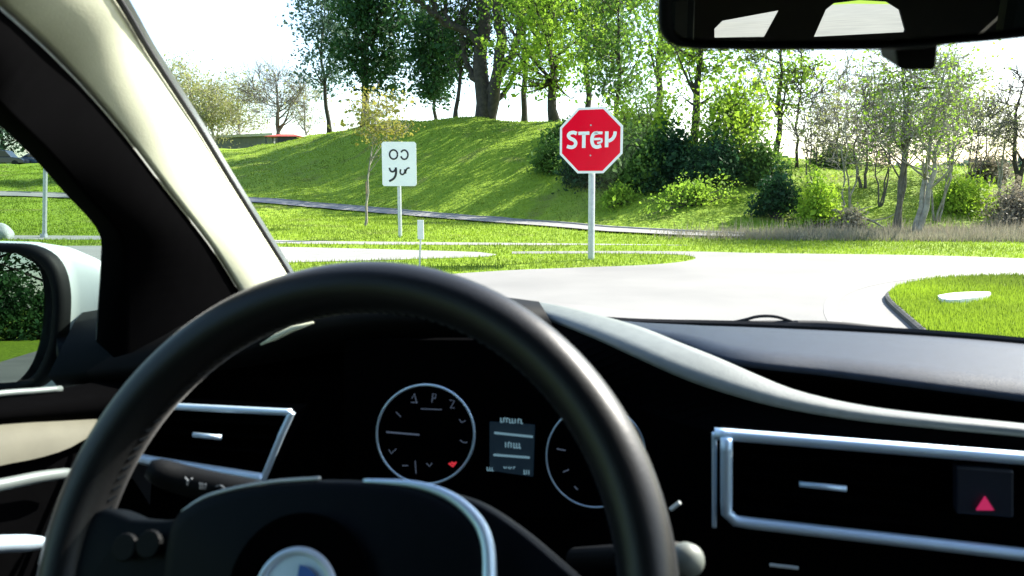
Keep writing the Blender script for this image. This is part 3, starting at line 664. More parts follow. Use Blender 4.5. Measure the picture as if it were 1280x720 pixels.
# ------------------------------------------------------------------ signs
def ribbon(b, pts, w, depth, T):       # thick stroke in a plane given by T(u, v, h)
    P = resample([Vector((x, y, 0)) for x, y in pts], max(8, len(pts) * 5)); n = len(P); L = []; Rr = []
    for i, p in enumerate(P):
        d = (P[min(i + 1, n - 1)] - P[max(i - 1, 0)]).normalized(); s = Vector((-d.y, d.x, 0)) * w / 2; L.append(p + s); Rr.append(p - s)
    rows = []
    for q in ((L, depth), (Rr, depth)): pass
    b.loft([[T(p.x, p.y, 0) for p in L], [T(p.x, p.y, depth) for p in L], [T(p.x, p.y, depth) for p in Rr], [T(p.x, p.y, 0) for p in Rr]])
    for e in (0, -1): b.add([T(L[e].x, L[e].y, 0), T(L[e].x, L[e].y, depth), T(Rr[e].x, Rr[e].y, depth), T(Rr[e].x, Rr[e].y, 0)], [(0, 1, 2, 3)])
def stop_sign():
    base = G(737.5, 325); d = base.y
    root = tag(empty('stop_sign', base), 'red octagonal stop sign with white rim on a grey metal post', 'stop sign')
    c = W(738.5, 175.5, d); yaw = R(-22)
    ex = Vector((math.cos(yaw), math.sin(yaw), 0)); nn = Vector((math.sin(yaw), -math.cos(yaw), 0))   # nn faces the viewer
    s = d / F * 1.0                     # metres per picture pixel here
    post = B(); post.tube([base - Vector((0, 0, .1)), base + Vector((0, 0, .02)), Vector((c.x, c.y, c.z + .3))], .05, 14); post.v = [tuple(Vector(v) - nn * .06 + Vector((base.x * 0, 0, 0))) for v in post.v]
    post.build('post', M['galv'], root, smooth=False)
    def T(u, v, h): return c + ex * u + Vector((0, 0, v)) + nn * h
    def octo(r): return [T(r / math.cos(R(22.5)) * math.cos(R(22.5 + 45 * i)), r / math.cos(R(22.5)) * math.sin(R(22.5 + 45 * i)), 0) for i in range(8)]
    Rr = 40 * s
    b = B(); b.prism([p for p in octo(Rr)], nn * -.004); b.build('border', M['sign_white'], root)
    b = B(); b.prism([p + nn * .003 for p in octo(Rr * .925)], nn * -.002); b.build('face', M['sign_red'], root)
    # lettering, in the 720 px zoom of the sign: 6 px per picture pixel, centre (350,332)
    kx = s / 6 / math.cos(yaw); ky = s / 6
    def LT(u, v, h): return T((u - 350) * kx, (332 - v) * ky, .0032 + h)
    b = B(); w = 24 * ky
    def st(l, ww=26):
        pts = [((u - 350) * kx, (332 - v) * ky) for u, v in l]
        ribbon(b, pts, ww * ky, .0025, lambda a, q, h: T(a, q, .0032 + h))
    st([(250, 280), (228, 272), (202, 276), (190, 294), (204, 314), (228, 326), (243, 346), (236, 370), (212, 380), (180, 372)])
    st([(262, 279), (340, 279)], 24); st([(301, 284), (301, 386)], 27)
    st([(398, 278), (372, 285), (360, 312), (360, 345), (372, 372), (396, 381), (424, 372)]); st([(375, 278), (432, 280)], 20); st([(372, 324), (418, 322)], 17); st([(396, 352), (426, 344), (424, 318)], 15)
    st([(462, 270), (462, 384)], 27); st([(520, 272), (516, 300), (500, 326), (474, 340)], 25)
    b.build('lettering', M['sign_white'], root)
    for dz in (.22, -.22):
        b = B(); b.tube([T(0, dz, .002), T(0, dz, .012)], .012, 10); b.build('bolt', M['galv'], root)
stop_sign()
def white_sign():
    base = G(500, 297); d = base.y; root = tag(empty('road_sign', base), 'white rectangular sign with black lettering on a thin pale post', 'sign')
    s = d / F; c = W(499, 205, d); yaw = R(4); ex = Vector((math.cos(yaw), math.sin(yaw), 0)); nn = Vector((math.sin(yaw), -math.cos(yaw), 0))
    b = B(); b.tube([base - Vector((0, 0, .1)), Vector((base.x, base.y, c.z + .3))], .042, 10); b.v = [tuple(Vector(v) - nn * .06) for v in b.v]; b.build('post', M['galv'], root)
    def T(u, v, h): return c + ex * u + Vector((0, 0, v)) + nn * h
    hw_, hh = 21 * s, 27 * s; r = 2 * s
    b = B(); b.prism([T(-hw_, -hh + r, 0), T(-hw_ + r, -hh, 0), T(hw_ - r, -hh, 0), T(hw_, -hh + r, 0), T(hw_, hh - r, 0), T(hw_ - r, hh, 0), T(-hw_ + r, hh, 0), T(-hw_, hh - r, 0)], nn * -.02); b.build('face', M['sign_white'], root)
    b = B(); k = s / 4.5
    def st(l, w=9): ribbon(b, [((u - 177) * k, (197 - v) * k) for u, v in l], w * k, .003, lambda a, q, h: T(a, q, .001 + h))
    def arc(cx, cy, rx, ry, a0, a1): return [(cx + rx * math.cos(R(t)), cy - ry * math.sin(R(t))) for t in np.linspace(a0, a1, 14)]
    st(arc(147, 145, 22, 25, 0, 359)); st(arc(206, 146, 20, 25, 150, -160))
    b.build('lettering', M['ink'], root); b = B()
    st([(122, 218), (130, 236), (146, 238), (160, 218)], 10); st([(158, 216), (158, 250), (146, 276), (120, 292)], 12)
    st([(184, 226), (182, 246), (194, 255), (206, 244), (208, 226)], 9); st([(208, 226), (212, 250)], 9); st([(212, 238), (220, 222), (234, 218)], 9)
    b.build('lettering', M['ink'], root)
white_sign()
def marker():
    base = G(524, 337); d = base.y; root = tag(empty('marker_post', base), 'short white marker plate on a thin grey stem in the near lawn', 'marker post')
    t = W(526, 299, d); p2 = W(526, 275, d); b = B(); b.tube([base - Vector((0, 0, .05)), base.lerp(t, .5), t + Vector((0, 0, .06))], .012, 8); b.build('stem', M['galv'], root)
    b = B(); b.box((t + p2) / 2 - Vector((0, .02, 0)), (.042, .008, (p2.z - t.z) / 2)); b.build('plate', M['post_white'], root, bevel=.004)
marker()
def pole(px, py, top, r, m, label):
    p = G(px, py); t = W(px + (4 if px < 100 else 0), top, p.y); b = B(); b.tube([p - Vector((0, 0, .1)), t], [r, r * .85], 12)
    b.tube([p, p + Vector((0, 0, .08))], r * 1.6, 12)
    tag(b.build('pole', m, smooth=False), label, 'pole')
pole(55, 297, 60, .045, M['galv'], 'tall grey metal pole on the verge seen through the door window')
pole(125, 291, 262, .02, M['kerb'], 'short thin dark post seen through the door window beside the door pillar')

# ================================================================== THE CAR WE SIT IN
carroot = tag(empty('car', Vector((0, 0, 0))), 'white car around the viewer, with black dashboard and leather steering wheel', 'car')
def cp(b, name, m, parent=carroot, **k):
    b.v = [tuple(car(v)) for v in b.v]; return b.build(name, m, parent, **k)
def rowsK(l, n): return resample([K(*p) for p in l], n)
NN = 60
# ---- dashboard: top, cowl, facia
d0 = rowsK([(700, 398, .985), (790, 405, .99), (910, 408, 1.0), (1035, 413, 1.0), (1160, 420, .985), (1280, 430, .965), (1450, 448, .93), (1650, 480, .86)], NN)
d1 = rowsK([(700, 398, .93), (830, 421, .84), (910, 446, .77), (1035, 461, .76), (1160, 477, .745), (1280, 492, .73), (1450, 515, .70), (1650, 550, .66)], NN)
mid = [a.lerp(b, .5) + Vector((0, 0, .006)) for a, b in zip(d0, d1)]
edge = [p + Vector((0, -.004, -.006)) for p in d1]
rec = [p + Vector((0, .05, -.03)) for p in d1]
dt = B(); dt.loft([[p + Vector((0, .05, -.05)) for p in d0], d0, [a.lerp(b, .25) + Vector((0, 0, .004)) for a, b in zip(d0, d1)], mid, [a.lerp(b, .8) + Vector((0, 0, .004)) for a, b in zip(d0, d1)], d1, edge, rec])
dash = cp(dt, 'dashboard', M['dash'], smooth=True)
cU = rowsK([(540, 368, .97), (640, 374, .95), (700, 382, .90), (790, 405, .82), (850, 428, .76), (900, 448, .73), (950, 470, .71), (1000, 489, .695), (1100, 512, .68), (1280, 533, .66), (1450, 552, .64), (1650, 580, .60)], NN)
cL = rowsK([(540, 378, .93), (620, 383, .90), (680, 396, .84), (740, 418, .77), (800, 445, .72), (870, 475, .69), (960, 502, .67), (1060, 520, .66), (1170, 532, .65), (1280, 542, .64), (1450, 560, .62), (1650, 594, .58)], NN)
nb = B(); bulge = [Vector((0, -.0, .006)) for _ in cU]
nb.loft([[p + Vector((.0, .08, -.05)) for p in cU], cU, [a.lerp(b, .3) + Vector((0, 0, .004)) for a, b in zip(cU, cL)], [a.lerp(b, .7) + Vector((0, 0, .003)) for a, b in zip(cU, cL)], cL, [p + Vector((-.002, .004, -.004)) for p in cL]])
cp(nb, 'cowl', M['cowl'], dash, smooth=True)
fa0 = [p + Vector((-.002, .004, -.004)) for p in cL]
fa1 = rowsK([(200, 440, .72), (300, 470, .74), (480, 470, .76), (620, 480, .76), (760, 500, .73), (870, 535, .67), (960, 548, .655), (1280, 574, .645), (1450, 588, .63), (1650, 606, .60)], NN)
fa2 = rowsK([(100, 640, .66), (300, 640, .71), (480, 640, .74), (620, 650, .74), (760, 650, .71), (870, 670, .66), (960, 690, .645), (1280, 720, .635), (1450, 740, .62), (1650, 760, .60)], NN)
fa3 = rowsK([(60, 900, .62), (300, 900, .66), (480, 900, .66), (620, 900, .66), (760, 900, .64), (870, 900, .62), (960, 900, .60), (1280, 900, .60), (1450, 900, .60), (1650, 900, .6)], NN)
fb = B(); fb.loft([fa0, fa1, fa2, fa3]); cp(fb, 'facia', M['void'], dash, smooth=False)
# binnacle hood and the left part of the dash
h0 = rowsK([(120, 372, .86), (250, 362, .90), (359, 352, .94), (480, 358, .97), (600, 368, .97), (660, 377, .95)], 40)
h1 = rowsK([(60, 470, .62), (200, 452, .66), (300, 430, .68), (380, 405, .70), (520, 392, .72), (690, 404, .80)], 40)
h2 = rowsK([(60, 490, .66), (200, 470, .70), (300, 460, .74), (420, 440, .78), (540, 430, .79), (700, 440, .80)], 40)
h3 = rowsK([(100, 640, .665), (300, 640, .715), (480, 640, .745), (560, 640, .745), (640, 640, .745), (760, 640, .715)], 40)
bb = B(); bb.loft([[p + Vector((0, .05, -.05)) for p in h0], h0, [a.lerp(b, .5) + Vector((0, 0, .012)) for a, b in zip(h0, h1)], h1, [p + Vector((0, .01, -.014)) for p in h1], h2]); cp(bb, 'binnacle_hood', M['plastic'], dash, smooth=True)
b = B(); b.loft([[p + Vector((0, .045, -.024)) for p in d1], [p + Vector((0, .05, -.05)) for p in d1], [p + Vector((0, .10, -.055)) for p in cU], [p + Vector((0, .02, -.012)) for p in cU]]); cp(b, 'recess', M['void'], dash)
b = B(); b.loft([d1[:], edge, [p + Vector((0, .06, -.06)) for p in d1]]) ; b.v = [tuple(Vector(v) + Vector((0, .001, -.003))) for v in b.v]; cp(b, 'recess_lip', M['void'], dash)
b = B(); b.tube([K(326, 431, .655), K(345, 421, .66), K(366, 411, .665), K(392, 403, .67)], [.001, .003, .003, .001], 8); cp(b, 'dash_sun_streak', M['cream'], dash, smooth=True)  # cream bar standing in for a sunlit streak left of the binnacle
# black rubber seal along the base of the glass
b = B(); b.tube([p + Vector((0, .008, .002)) for p in d0], .0045, 6); cp(b, 'seal', M['rubber'], dash)
# ---- centre air vent
vy = .628
def vent(frame_lines, rec_poly, slats, tabs, name):
    o = B(); P = [K(*p) for p in rec_poly]; back = [p + Vector((0, .03, 0)) for p in P]
    o.loft([P + P[:1], back + back[:1]]); n = len(P); o.add(back, [tuple(range(n))])
    v = cp(o, name, M['void'], solid=.002)
    b = B()
    for l, r in frame_lines: b.tube(resample([K(*p) for p in l], 40, smooth=False), r, 10)
    cp(b, 'vent_frame', M['chrome'], v, smooth=True)
    b = B()
    for (a, c) in slats:
        p, q = K(*a), K(*c); s = Vector((0, .022, .004)); t = Vector((0, 0, .0018)); b.add([p, q, q + s, p + s, p + t, q + t, q + s + t, p + s + t], [(0, 1, 2, 3), (4, 5, 6, 7), (0, 1, 5, 4), (1, 2, 6, 5), (2, 3, 7, 6), (3, 0, 4, 7)])
    cp(b, 'vent_slat', M['void'], v)
    for l in tabs:
        b = B(); b.tube([K(*p) for p in l], .0026, 8); cp(b, 'vent_tab', M['chrome'], v, smooth=True)
    return v
vent([([(893, 542, .625), (1280, 573, .62), (1560, 596, .61)], .005), ([(893, 541, .625), (893, 659, .625)], .0022), ([(908, 547, .62), (908, 640, .62), (912, 648, .62), (922, 652, .62), (1280, 693, .615), (1560, 724, .605)], .005)],
     [(902, 546, .63), (1280, 576, .625), (1560, 598, .615), (1560, 720, .615), (1280, 690, .625), (906, 650, .63)],
     [((914, 570 + k * 22, .636), (1150, 590 + k * 22.5, .632)) for k in range(4)], [[(999, 605, .622), (1058, 611, .621)]], 'air_vent')
tri = [K(1221, 638, .622), K(1243, 638, .622), K(1232, 621, .622)]
b = B(); b.prism([K(1196, 583, .626), K(1268, 588, .625), K(1268, 648, .625), K(1196, 643, .626)], Vector((0, .012, 0))); hb = cp(b, 'hazard_button', M['button'], bevel=.002)
b = B(); b.prism(tri, Vector((0, .002, 0))); cp(b, 'hazard_symbol', M['hazard'], hb)
b = B(); b.tube([K(962, 706, .62), K(998, 710, .62)], .0016, 6); cp(b, 'control_panel', M['silver'], dash)
# ---- left air vent
vent([([(165, 506, .605), (225, 508.5, .61), (364, 515.5, .62)], .0034), ([(365, 515, .62), (352, 543, .615), (329, 599, .61)], .0034), ([(120, 562, .59), (188, 576, .60), (329, 598, .61)], .0052)],
     [(125, 506, .61), (364, 518, .63), (328, 596, .62), (115, 564, .60)],
     [((135, 522 + k * 16, .625), (345, 532 + k * 18, .63)) for k in range(3)], [[(242, 543.5, .605), (276, 547, .606)]], 'air_vent')
# ---- instrument cluster
cy = .70
b = B(); b.prism([K(430, 425, .712), K(640, 425, .712), K(690, 470, .712), K(800, 500, .712), K(800, 650, .712), K(430, 640, .712)], Vector((0, .01, 0))); cl = cp(b, 'instrument_cluster', M['void'])
def ringpx(cx, cy_, rx, ry, Y, a0=0, a1=360, n=64): return [K(cx + rx * math.cos(R(a)), cy_ - ry * math.sin(R(a)), Y) for a in np.linspace(a0, a1, n)]
b = B(); b.tube(ringpx(532, 543, 61, 62, .70), .0014, 8, False); cp(b, 'gauge_ring', M['chrome'], cl, smooth=True)
b = B(); b.tube(ringpx(745, 570, 62, 64, .70), .0009, 8, False); cp(b, 'gauge_ring', M['chrome'], cl, smooth=True)
def strokes(name, lines, Y, r, m, parent):
    b = B()
    for l in lines: b.tube([K(x, y, Y) for x, y in l], r, 5)
    return cp(b, name, m, parent)
g1 = [[(483, 540), (524, 543.5)], ]
strokes('needle', g1, .699, .0009, M['mark'], cl)
def tick(cx, cy_, rad, a, l, w=1): 
    ca, sa = math.cos(R(a)), -math.sin(R(a)); return [(cx + ca * rad, cy_ + sa * rad), (cx + ca * (rad + l), cy_ + sa * (rad + l))]
# dial marks in the places of the photograph's marks
marks = [[(515, 498), (518, 492), (521, 504)], [(514, 503), (522, 503)], [(540, 503), (541, 492), (545, 493), (544, 498), (541, 498)], [(562, 500), (568, 501), (563, 510), (568, 510)],
         [(495, 515), (501, 521)], [(486, 562), (489, 567), (495, 561)], [(574, 524), (577, 528), (582, 526)], [(575, 550), (579, 553), (584, 553)],
         [(503, 582), (510, 582)], [(533, 579), (537, 583), (540, 579)], [(526, 511), (552, 512)], [(519, 576), (520, 592)]]
for mk_ in marks: strokes('dial_mark', [mk_], .699, .0005, M['mark'], cl)
strokes('red_mark', [[(561, 579), (566, 583), (570, 578)], [(564, 578), (568, 580)]], .699, .0011, M['redmark'], cl)
for mk_ in ([(696, 561), (701, 562), (707, 563)], [(704, 590), (711, 587)], [(718, 608), (722, 612)]): strokes('dial_mark', [mk_], .699, .0006, M['mark'], cl)
b = B(); b.prism([K(612, 528, .703), K(668, 532, .703), K(666, 596, .703), K(612, 588, .703)], Vector((0, .003, 0))); scn = cp(b, 'display', M['screen'], cl)
# blurred little lines on the display
rs_ = random.Random(9)
def word(x0, x1, y, h, step):
    out = []; x = x0
    while x < x1:
        k = rs_.choice('lonc'); yy = y + (x - x0) * .07
        out.append([(x, yy - h / 2), (x, yy + h / 2)])
        if k != 'l': out.append([(x, yy - h / 2 if k == 'n' else yy + h / 2), (x + step * .6, yy - h / 2 if k == 'n' else yy + h / 2)])
        x += step
    return out
strokes('display_text', word(626, 654, 525, 5, 3.6) + word(632, 650, 556, 6, 3.4), .699, .0007, M['glyph'], cl)
strokes('display_text', [[(618, 541), (666, 546)], [(617, 568.5), (662, 572)]], .699, .0012, M['glyph'], cl)
strokes('display_text', word(609, 617, 586, 4, 3) + word(655, 664, 590, 5, 3) + word(630, 645, 584, 2, 3), .699, .0006, M['glyph'], cl)
# ---- steering wheel
WC = Vector((-.190, .357, -.235)); WT = .444
wa = Vector((1, 0, 0)); wb = Vector((0, math.sin(WT), math.cos(WT))); wn = Vector((0, -math.cos(WT), math.sin(WT)))   # wn points at the driver
def WP(u, v, h=0): return WC + wa * u + wb * v + wn * h
def WK(px, py, h=0): return KP(px, py, WC + wn * h, wn)
b = B(); rows = []
for i in range(121):
    a = 2 * math.pi * i / 120; ce = WP(.174 * math.cos(a), .174 * math.sin(a)); o = wa * math.cos(a) + wb * math.sin(a)
    rows.append([ce + o * (.0158 * math.cos(t)) + wn * (.0185 * math.sin(t)) for t in [2 * math.pi * k / 20 for k in range(21)]])
b.loft(rows); sw = cp(b, 'steering_wheel', M['leather'], smooth=True)
# seams along the inner side
b = B()
for i in range(150):
    a = 2 * math.pi * i / 150; a2 = a + .02
    b.tube([WP(.1582 * math.cos(a), .1582 * math.sin(a), -.002), WP(.1582 * math.cos(a2), .1582 * math.sin(a2), .003)], .0007, 4)
cp(b, 'seam', M['pad'], sw)
def plate(name, px, h_in, h_out, m, parent, inset=.9, n=60, dome=.006):
    P = resample([WK(x, y, h_out) for x, y in px + px[:1]], n)[:-1]
    c = sum(P, Vector()) / len(P)
    rowsp = [[p - wn * (h_out - h_in) for p in P]]
    for s, k in ((1, 0), (.985, .5), (.96, .85), (inset, 1)): rowsp.append([c + (p - c) * s + wn * dome * k for p in P])
    rowsp.append([c + (p - c) * .5 + wn * dome * 1.6 for p in P])
    b = B(); b.loft([r + r[:1] for r in rowsp]); n_ = len(P); b.add(rowsp[-1], [tuple(range(n_))])
    return cp(b, name, m, parent, smooth=True)
plate('hub_pad', [(205, 720), (212, 672), (222, 643), (262, 621), (330, 606), (400, 600), (470, 602), (530, 611), (575, 633), (604, 665), (614, 720), (600, 830), (540, 930), (420, 980), (300, 930), (225, 830)], .0, .024, M['pad'], sw)
def spoke(px, h): 
    return plate('spoke', px, -.008, h, M['pad'], sw, dome=.003, n=50)
spoke([(560, 616), (600, 630), (650, 663), (700, 705), (745, 742), (800, 760), (838, 790), (820, 860), (740, 860), (640, 840), (560, 800), (540, 700)], .008)
spoke([(84, 690), (120, 640), (150, 640), (165, 648), (215, 650), (250, 640), (260, 720), (250, 830), (180, 850), (90, 850), (70, 780)], .006)
b = B(); b.tube(resample([WK(x, y, .026) for x, y in [(455, 601), (520, 606), (565, 622), (596, 650), (609, 682), (611, 730)]], 30), [.0012 + .003 * (i / 29) for i in range(30)], 8); cp(b, 'trim', M['chrome'], sw, smooth=True)
b = B(); b.tube(resample([WK(x, y, .025) for x, y in [(228, 640), (262, 619), (330, 603.5), (400, 598)]], 30), .0011, 8); cp(b, 'trim', M['silver'], sw, smooth=True)  # silver line drawn for the pad edge where it catches the light
for (x, y, r) in ((160, 684, .008), (190, 680, .008)):
    c = WK(x, y, .014); b = B(); b.tube([c, c + wn * .004], r, 16); cp(b, 'wheel_button', M['plastic'], sw, bevel=.001)
# emblem
ec = WK(374, 742, .036)
b = B(); b.tube([ec + wn * 0, ec + wn * .002], .040, 48); cp(b, 'emblem_seat', M['void'], sw)
def disc(c, r, h, a0=0, a1=360, n=40): 
    v = [c + wn * h] + [c + (wa * math.cos(R(a)) + wb * math.sin(R(a))) * r + wn * h for a in np.linspace(a0, a1, n)]
    return v, [(0, i, i + 1) for i in range(1, n)]
b = B(); b.tube([ec + (wa * math.cos(R(a)) + wb * math.sin(R(a))) * .021 + wn * .004 for a in range(0, 361, 6)], .0022, 8, False)
v, f = disc(ec, .021, .003); b.add(v, f); cp(b, 'emblem', M['emblem'], sw, smooth=False)
b = B()
for a in (0, 180): v, f = disc(ec, .0145, .0052, a, a + 90, 14); b.add(v, f)
cp(b, 'emblem_field', M['blue'], sw)
# ---- stalks
b = B(); b.tube(resample([K(330, 622, .46), K(280, 612, .455), (K(230, 600, .45)), K(185, 585, .44)], 16), [.011, .0112, .0112, .0112, .0112, .0112, .011, .011, .011, .011, .0108, .0106, .0104, .010, .009, .006], 16); s1 = cp(b, 'indicator_stalk', M['plastic'], smooth=True)
strokes('stalk_symbol', [[(196, 584), (203, 588)], [(231, 597), (236, 602), (240, 598)], [(234, 602), (234, 606)], [(250, 604), (250, 611)], [(253, 604), (253, 611)], [(257, 605), (256, 611)], [(270, 608), (276, 607), (281, 611)]], .4385, .0006, M['stalk_ink'], s1)
b = B(); b.tube([K(720, 700, .52), K(800, 696, .47), K(845, 696, .44)], .009, 14); s2 = cp(b, 'wiper_stalk', M['plastic'], smooth=True)
c = K(859, 700, .42); P = []; 
b = B(); ax = (K(863, 702, .42) - K(845, 696, .44)).normalized()
b.tube([c - ax * .009, c - ax * .007, c - ax * .003, c + ax * .003, c + ax * .006, c + ax * .008], [.005, .008, .0098, .0095, .007, .003], 20); cp(b, 'knob', M['knob'], s2, smooth=True)
b = B(); b.tube([K(838, 637, .47), K(850, 628, .47)], .0013, 6); cp(b, 'stalk_glint', M['silver'], s2)  # silver sliver modelled in place of a glint near the stalk
# ---- windshield pillar on the driver's side
C0 = [(-170, -30, .36), (-80, 52, .39), (0, 130, .43), (60, 190, .50), (104, 242, .57), (148, 296, .64), (150, 345, .66), (146, 400, .665), (143, 440, .665), (140, 490, .66)]
C1 = [(-170, -130, .36), (-80, -55, .40), (0, 14, .44), (60, 68, .50), (112, 122, .56), (158, 176, .62), (204, 236, .69), (262, 310, .78), (301, 371, .84), (345, 440, .88)]
C2 = [(-10, -210, .37), (60, -118, .44), (140, -2, .52), (180, 64, .605), (215, 117, .675), (246, 164, .75), (281, 221, .82), (320, 283, .88), (360, 347, .93), (400, 415, .96)]
r0, r1, r2 = [rowsK(c, 40) for c in (C0, C1, C2)]
b = B(); b.loft([[p + Vector((-.05, .03, 0)) for p in r0], r0, [a.lerp(c, .12) + Vector((.006, -.012, .0)) for a, c in zip(r0, r1)], [a.lerp(c, .8) + Vector((.004, -.004, .0)) for a, c in zip(r0, r1)], [p + Vector((-.002, .004, 0)) for p in r1]])
pil = cp(b, 'windshield_pillar', M['void'], smooth=True)
b = B(); b.loft([[p + Vector((-.004, .012, 0)) for p in r1], [p + Vector((.003, -.001, .002)) for p in r1], [a.lerp(c, .10) + Vector((.007, -.006, .002)) for a, c in zip(r1, r2)], [a.lerp(c, .4) + Vector((.012, -.004, .003)) for a, c in zip(r1, r2)], [a.lerp(c, .75) + Vector((.009, .0, .003)) for a, c in zip(r1, r2)], r2, [p + Vector((-.01, .02, 0)) for p in r2]])
cp(b, 'pillar_trim', M['cream'], pil, smooth=True)
b = B(); b.tube([p + Vector((.002, .004, .001)) for p in r2], .0028, 6); cp(b, 'pillar_seal', M['rubber'], pil)
# outer skin of the pillar
b = B(); b.loft([[p + Vector((-.055, .035, .005)) for p in r0], [p + Vector((-.05, .06, .02)) for p in r1], [p + Vector((-.012, .03, .01)) for p in r2]]); cp(b, 'pillar_skin', M['paint'], pil, smooth=True)
# ---- glass
XC = .18
def mirx(p): return Vector((2 * XC - p.x, p.y, p.z))
gl0 = [r2[-1] + Vector((0, .02, 0)), Vector((-.25, 1.0, -.190)), Vector((XC, 1.06, -.232)), Vector((XC + .43, 1.0, -.215)), mirx(r2[-1]) + Vector((0, .02, 0))]
gl1 = [r2[0] + Vector((0, .02, 0)), Vector((-.05, .30, .27)), Vector((XC, .31, .285)), Vector((XC + .23, .30, .27)), mirx(r2[0]) + Vector((0, .02, 0))]
ga, gb_ = resample(gl0, 24), resample(gl1, 24)
b = B(); b.loft([[p.lerp(q, t) + Vector((0, .05, .03)) * math.sin(t * 3.14) for p, q in zip(ga, gb_)] for t in np.linspace(0, 1, 14)]); cp(b, 'windshield', M['wind'], smooth=True)
# ---- wiper lying at the base of the glass
b = B(); wp = [(770, 404, 1.06), (860, 406, 1.06), (935, 408.5, 1.06), (1040, 409, 1.06), (1130, 417, 1.05), (1280, 431, 1.03), (1420, 450, 1.0)]
b.tube(resample([K(*p) for p in wp], 40), [.0048 + .0042 * math.exp(-((i - 14) / 9) ** 2) for i in range(40)], 8); wip = cp(b, 'windshield_wiper', M['rubber'], smooth=True)
b = B(); b.tube(resample([K(905, 405, 1.06), K(930, 400, 1.06), K(945, 396, 1.06), K(960, 395, 1.06), K(975, 397, 1.06), K(995, 404, 1.06)], 20), [.003] + [.0022] * 18 + [.003], 8); b.tube([K(985, 405, 1.06), K(1040, 408, 1.06), K(1110, 414, 1.06), K(1180, 425, 1.05)], [.005, .007, .006, .004], 8); cp(b, 'wiper_arm', M['rubber'], wip, smooth=True)
# ---- inside mirror
mc = K(1085, -2, .385); mn = Vector((-.04, -1.93, -.152)).normalized()
def MK(px, py, h=0): return KP(px, py, mc + mn * h, mn)
out = [(822, 22), (824, 40), (836, 54), (858, 60.5), (920, 62), (1000, 62.5), (1118, 61.5), (1200, 55), (1290, 46), (1345, 30), (1362, 0), (1350, -50), (1300, -82), (1100, -95), (920, -85), (845, -60), (824, -20)]
P = resample([MK(*p) for p in out + out[:1]], 90)[:-1]; c = sum(P, Vector()) / len(P)
b = B(); rws = [[c + (p - c) * s - mn * h for p in P] for s, h in ((.93, -.001), (.975, -.004), (1, 0), (.985, .012), (.90, .026), (.6, .036))]
b.loft([r + r[:1] for r in rws]); b.add(rws[-1], [tuple(range(len(P)))[::-1]]); rm = cp(b, 'rear_view_mirror', M['plastic'], smooth=True)
gin = [(838, 20), (842, 38), (858, 48), (900, 50), (1000, 50.5), (1118, 49), (1200, 43), (1280, 34), (1325, 20), (1338, 0), (1328, -45), (1285, -70), (1100, -82), (920, -72), (856, -48), (840, -15)]
Pg = resample([MK(*p, .0012) for p in gin + gin[:1]], 90)[:-1]
b = B(); b.prism(Pg, -mn * .002); cp(b, 'mirror_glass', M['mirror_clear'], rm)
b = B(); q = [K(1117, 50, .41), K(1173, 50, .41), K(1171, 84, .41), K(1166, 88, .41), K(1130, 88, .41), K(1122, 84, .41)]; b.prism(q, Vector((0, .04, .01))); cp(b, 'sensor_box', M['plastic'], rm, bevel=.002)
st0 = K(1145, 20, .43); b = B(); b.tube([st0, Vector((XC + .02, .53, .15))], .014, 12); cp(b, 'mirror_stem', M['plastic'], rm)
b = B(); b.box((XC + .02, .50, .20), (.05, .07, .035)); cp(b, 'mount_cover', M['plastic'], rm, bevel=.012)
# ---- door mirror
dm_c = K(20, 398, .735)
dn_ = Vector((.545, -1.61, .185)).normalized()
def DK(px, py, h=0): return KP(px, py, dm_c + dn_ * h, dn_)
outm = [(-170, 330), (-120, 312), (-40, 304), (0, 303.5), (35, 306), (60, 318), (74, 338), (80, 368), (79, 405), (75, 435), (62, 468), (45, 486), (10, 491), (-60, 492), (-130, 480), (-175, 440), (-185, 380)]
P = resample([DK(*p) for p in outm + outm[:1]], 80)[:-1]; c = sum(P, Vector()) / len(P)
b = B(); rws = [[c + (p - c) * s - dn_ * h for p in P] for s, h in ((.86, .004), (.9, -.004), (.97, -.003), (1, .004), (1.0, .02))]
b.loft([r + r[:1] for r in rws]); dm = cp(b, 'door_mirror', M['plastic'], smooth=True)
gm_ = [(-160, 345), (-110, 325), (-40, 315), (0, 314.5), (26, 318), (45, 330), (53, 350), (55, 380), (52, 415), (42, 450), (25, 474), (5, 482), (-60, 482), (-120, 470), (-160, 435), (-168, 380)]
Pg = resample([DK(*p, -.002) for p in gm_ + gm_[:1]], 80)[:-1]; b = B(); b.prism(Pg, -dn_ * .003); cp(b, 'mirror_glass', M['mirror'], dm)
sh = Vector((.045, .0, 0))
b = B(); rws = []
for s, h, dx, dz in ((1.0, .018, 0, 0), (1.02, .028, .006, 0), (1.0, .045, .03, -.002), (.93, .065, .055, -.006), (.82, .085, .08, -.012), (.66, .10, .10, -.016), (.4, .115, .11, -.018)):
    rws.append([c + (p - c) * s - dn_ * h + Vector((dx, 0, dz)) for p in P])
b.loft([r + r[:1] for r in rws]); b.add(rws[-1], [tuple(range(len(P)))[::-1]]); cp(b, 'mirror_cap', M['paint'], dm, smooth=True)
b = B(); b.loft([[K(x, y, Y + .09) for x, y, Y in r] for r in ([(70, 425, .66), (150, 425, .72), (160, 430, .74)], [(72, 440, .62), (150, 436, .68), (160, 438, .70)], [(80, 470, .62), (150, 462, .68), (160, 462, .70)], [(90, 478, .68), (150, 472, .74), (160, 470, .76)])]); cp(b, 'mirror_foot', M['pad'], dm, smooth=True, solid=.01)
